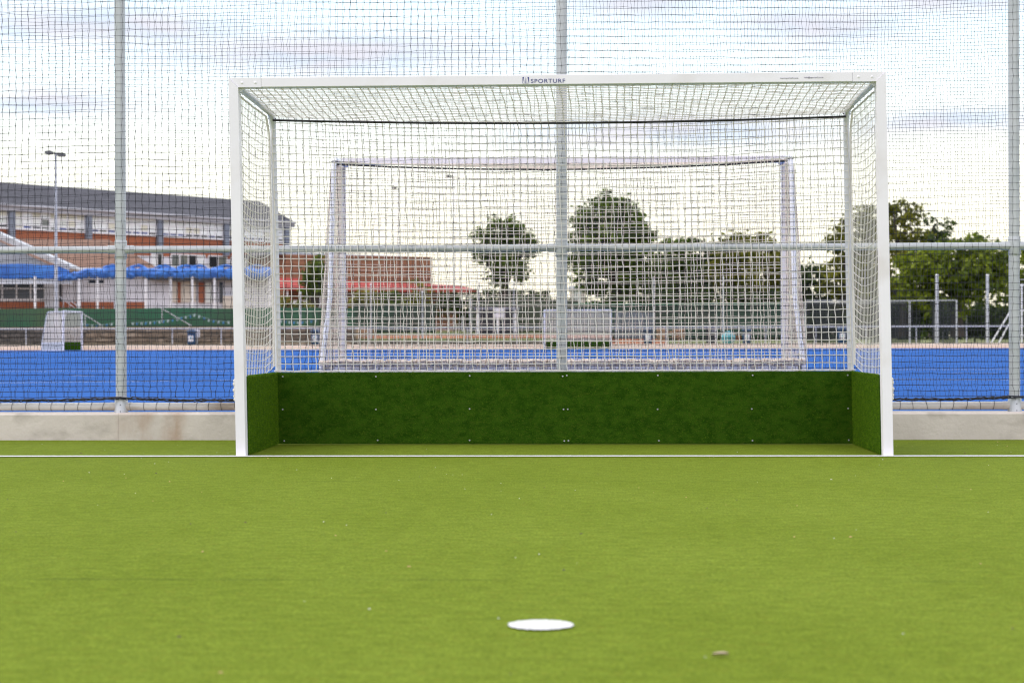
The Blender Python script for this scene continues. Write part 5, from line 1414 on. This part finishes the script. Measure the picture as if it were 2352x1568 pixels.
# understorey and shrubs
def shrub(label, blobs, d, mat, seed, leaf=0.15, dens=1.2, zb=0.8, group='shrubs behind the blue pitch'):
    tree(label, blobs, d, mat, seed, None, leaf, dens, group, zb, 'shrub', 'shrub', 0.05)
shrub('yellow green shrub in front of the brick hall beside the second goal post', [(835, 682, 34, 22), (852, 700, 36, 20), (820, 705, 24, 22)], 130, M['leaf_yellow'], 20)
shrub('olive shrub below the middle of the red verandah roof', [(895, 690, 34, 20), (920, 702, 30, 20)], 131, M['leaf_mid'], 21)
shrub('tall yellow green shrub below the end of the red verandah roof', [(962, 668, 24, 24), (975, 695, 30, 24), (950, 705, 28, 20)], 133, M['leaf_yellow'], 22)
shrub('dark shrub right of the brick hall', [(1040, 690, 34, 20), (1020, 705, 30, 22), (1062, 705, 26, 20)], 138, M['leaf_dark'], 23)
shrub('low dark shrub under the round tree', [(1110, 678, 36, 16), (1150, 676, 30, 14), (1190, 676, 40, 14), (1240, 684, 34, 12)], 150, M['leaf_dark'], 24)
shrub('yellow green shrub beside the red banner', [(690, 700, 26, 14), (668, 715, 28, 12), (655, 700, 12, 14), (700, 722, 20, 12)], 124, M['leaf_yellow'], 25, zb=TZ)
shrub('dark understorey shrub below the hedge trees on the left', [(1530, 690, 50, 24), (1590, 690, 46, 22), (1460, 700, 46, 22), (1390, 706, 40, 20)], 128, M['leaf_dark'], 26, 0.17)
shrub('dark understorey shrub below the hedge trees on the right', [(1660, 690, 46, 24), (1720, 690, 50, 24), (1780, 695, 46, 24)], 127, M['leaf_dark'], 27, 0.17)
shrub('dark shrub mass behind the cricket cage', [(1880, 730, 50, 30), (1950, 735, 50, 32), (2020, 720, 46, 34), (2080, 720, 46, 34)], 126, M['leaf_dark'], 28, 0.17, 1.1)
shrub('dark shrub mass below the broad green tree', [(2130, 735, 50, 34), (2200, 735, 60, 34), (2270, 740, 56, 32), (2340, 740, 50, 32)], 125, M['leaf_dark'], 29, 0.17, 1.1)
# distant wood closing the horizon
root = thing('distant_wood', tuple(at(1300, 770, 260)), 'dark distant belt of woodland closing the horizon', 'woodland'); root['kind'] = 'stuff'
rs = random.Random(77); bl = []
for px in range(600, 2700, 45): bl.append((px + rs.uniform(-12, 12), 745 - rs.uniform(0, 8), 40, 36 + rs.uniform(0, 16)))
o = crown('distant_wood', bl, 240, 50, M['leaf_dark'], root, 0.5, 0.28)
o['kind'] = 'stuff'

# ------------------------------------------------------------------ camera
cam = bpy.data.cameras.new('camera'); co = bpy.data.objects.new('camera', cam); COL.objects.link(co)
from mathutils import Matrix
R = Matrix((RT, UP, -FW)).transposed()
co.matrix_world = Matrix.Translation(CAM) @ R.to_4x4()
cam.sensor_width = 36.0; cam.lens = 36.0 * FPX / 2352
cam.clip_start = 0.05; cam.clip_end = 5000
cam.dof.use_dof = True; cam.dof.focus_distance = 11.4; cam.dof.aperture_fstop = 4.8
SC.camera = co

# ------------------------------------------------------------------ light
SUN_AZ, SUN_EL = math.radians(-100), math.radians(36)     # azimuth from +Y towards +X
sun = bpy.data.lights.new('sun', 'SUN'); sun.energy = 1.35; sun.angle = math.radians(22); sun.color = (1.0, 0.93, 0.82)
so = bpy.data.objects.new('sun', sun); COL.objects.link(so)
dirv = Vector((math.sin(SUN_AZ) * math.cos(SUN_EL), math.cos(SUN_AZ) * math.cos(SUN_EL), math.sin(SUN_EL)))
so.rotation_euler = dirv.to_track_quat('Z', 'Y').to_euler(); so.location = (0, 0, 30)

w = bpy.data.worlds.new('World'); SC.world = w; w.use_nodes = True
nt = w.node_tree; L = nt.links.new
for n_ in list(nt.nodes): nt.nodes.remove(n_)
out = N(nt, 'ShaderNodeOutputWorld')
sky = N(nt, 'ShaderNodeTexSky', sky_type='NISHITA'); sky.sun_disc = False; sky.sun_elevation = SUN_EL; sky.sun_rotation = SUN_AZ
bg1 = N(nt, 'ShaderNodeBackground'); bg1.inputs['Strength'].default_value = 0.12; L(sky.outputs[0], bg1.inputs['Color'])
tc = N(nt, 'ShaderNodeTexCoord'); sp = N(nt, 'ShaderNodeSeparateXYZ'); L(tc.outputs['Generated'], sp.inputs[0])
def math_(op, a, b_=None, c_=None):
    m = N(nt, 'ShaderNodeMath', operation=op)
    for i, q in enumerate((a, b_, c_)):
        if q is None: continue
        if isinstance(q, (int, float)): m.inputs[i].default_value = q
        else: L(q, m.inputs[i])
    return m.outputs[0]
az = math_('ARCTAN2', sp.outputs['X'], sp.outputs['Y']); el = math_('ARCSINE', sp.outputs['Z'])
# overcast veil: bright overhead, cream near the horizon
rp = N(nt, 'ShaderNodeValToRGB'); e = rp.color_ramp.elements
e[0].position = 0.0; e[0].color = (0.98, 0.90, 0.71, 1)
e[1].position = 1.0; e[1].color = (1, 1, 1, 1)
for pos, col in ((0.03, (0.99, 0.94, 0.76, 1)), (0.06, (0.96, 0.98, 0.88, 1)), (0.085, (0.84, 0.96, 1.0, 1)), (0.125, (0.66, 0.86, 1.0, 1)), (0.3, (0.92, 0.97, 1.0, 1))):
    q = rp.color_ramp.elements.new(pos); q.color = col
L(math_('DIVIDE', el, 1.5708), rp.inputs['Fac'])
gain = N(nt, 'ShaderNodeMapRange'); gain.interpolation_type = 'SMOOTHSTEP'
gain.inputs[1].default_value = math.radians(14); gain.inputs[2].default_value = math.radians(50); gain.inputs[3].default_value = 1.6; gain.inputs[4].default_value = 1.75
L(el, gain.inputs[0])
# cloud streaks in azimuth and elevation, ragged by noise
cv = N(nt, 'ShaderNodeCombineXYZ'); L(math_('MULTIPLY', az, 9), cv.inputs[0]); L(math_('MULTIPLY', el, 34), cv.inputs[1])
n1 = N(nt, 'ShaderNodeTexNoise'); n1.inputs['Scale'].default_value = 1.0; n1.inputs['Detail'].default_value = 7; n1.inputs['Roughness'].default_value = 0.6; L(cv.outputs[0], n1.inputs['Vector'])
wa = math_('MULTIPLY_ADD', n1.outputs['Fac'], 0.10, -0.05); we = math_('MULTIPLY_ADD', n1.outputs['Color'], 0.03, -0.015)
az2 = math_('ADD', az, wa); el2 = math_('ADD', el, we)
tot_ = None
def A_(px): return math.atan((px - 1176) / FPX) - YAW
def E_(py): return (774 - py) / FPX
for (px, py, sx, sy, k_) in ((230, 85, 420, 60, 0.95), (760, 128, 500, 62, 1.0), (90, 252, 290, 40, 0.95), (1560, 315, 480, 48, 0.95), (2190, 292, 240, 38, 0.95),
                             (1900, 85, 220, 56, 0.95), (2160, 30, 230, 40, 0.95), (1480, 20, 260, 56, 0.95), (1120, 40, 100, 30, 0.3), (1250, 420, 500, 14, 0.25), (600, 20, 200, 20, 0.4),
                             (-900, 150, 500, 60, 0.9), (3300, 180, 600, 60, 0.9)):
    dx = math_('DIVIDE', math_('SUBTRACT', az2, A_(px)), sx / FPX); dy = math_('DIVIDE', math_('SUBTRACT', el2, E_(py)), sy / FPX)
    g_ = math_('MULTIPLY', math_('EXPONENT', math_('MULTIPLY', math_('ADD', math_('MULTIPLY', dx, dx), math_('MULTIPLY', dy, dy)), -1.0)), k_)
    tot_ = g_ if tot_ is None else math_('MAXIMUM', tot_, g_)
edge = N(nt, 'ShaderNodeMapRange'); edge.interpolation_type = 'SMOOTHSTEP'; edge.inputs[1].default_value = 0.05; edge.inputs[2].default_value = 1.0; L(tot_, edge.inputs[0])
n2 = N(nt, 'ShaderNodeTexNoise'); n2.inputs['Scale'].default_value = 2.2; n2.inputs['Detail'].default_value = 6; L(cv.outputs[0], n2.inputs['Vector'])
tint = N(nt, 'ShaderNodeValToRGB'); tint.color_ramp.elements[0].color = (0.50, 0.56, 0.665, 1); tint.color_ramp.elements[1].color = (0.56, 0.545, 0.605, 1)
tint.color_ramp.elements[0].position = 0.4; tint.color_ramp.elements[1].position = 0.6; L(n2.outputs['Fac'], tint.inputs['Fac'])
cm = N(nt, 'ShaderNodeMix', data_type='RGBA'); L(math_('MULTIPLY', edge.outputs[0], 0.93), cm.inputs[0]); L(rp.outputs['Color'], cm.inputs[6]); L(tint.outputs['Color'], cm.inputs[7])
back = N(nt, 'ShaderNodeMapRange'); back.interpolation_type = 'SMOOTHSTEP'
back.inputs[1].default_value = 0.75; back.inputs[2].default_value = -0.25; back.inputs[3].default_value = 0.0; back.inputs[4].default_value = 1.0
L(sp.outputs['Y'], back.inputs[0])
cool = N(nt, 'ShaderNodeMix', data_type='RGBA'); L(back.outputs[0], cool.inputs[0]); L(cm.outputs[2], cool.inputs[6]); cool.inputs[7].default_value = (0.91, 0.90, 1.02, 1)
bg2 = N(nt, 'ShaderNodeBackground'); L(cool.outputs[2], bg2.inputs['Color']); L(gain.outputs[0], bg2.inputs['Strength'])
ms = N(nt, 'ShaderNodeMixShader'); ms.inputs[0].default_value = 0.96; L(bg1.outputs[0], ms.inputs[1]); L(bg2.outputs[0], ms.inputs[2]); L(ms.outputs[0], out.inputs['Surface'])

# ------------------------------------------------------------------ render settings
SC.view_settings.view_transform = 'Standard'; SC.view_settings.look = 'None'; SC.view_settings.gamma = 1.0
SC.view_settings.exposure = 0.0; SC.view_settings.use_curve_mapping = False
SC.render.engine = 'CYCLES'
SC.cycles.max_bounces = 6; SC.cycles.transparent_max_bounces = 12
SC.cycles.use_denoising = True
try:
    SC.cycles.denoiser = 'OPENIMAGEDENOISE'; SC.cycles.denoising_input_passes = 'RGB_ALBEDO_NORMAL'; SC.cycles.denoising_prefilter = 'ACCURATE'
except Exception:
    pass
SC.cycles.filter_width = 1.2 if hasattr(SC.cycles, 'filter_width') else None
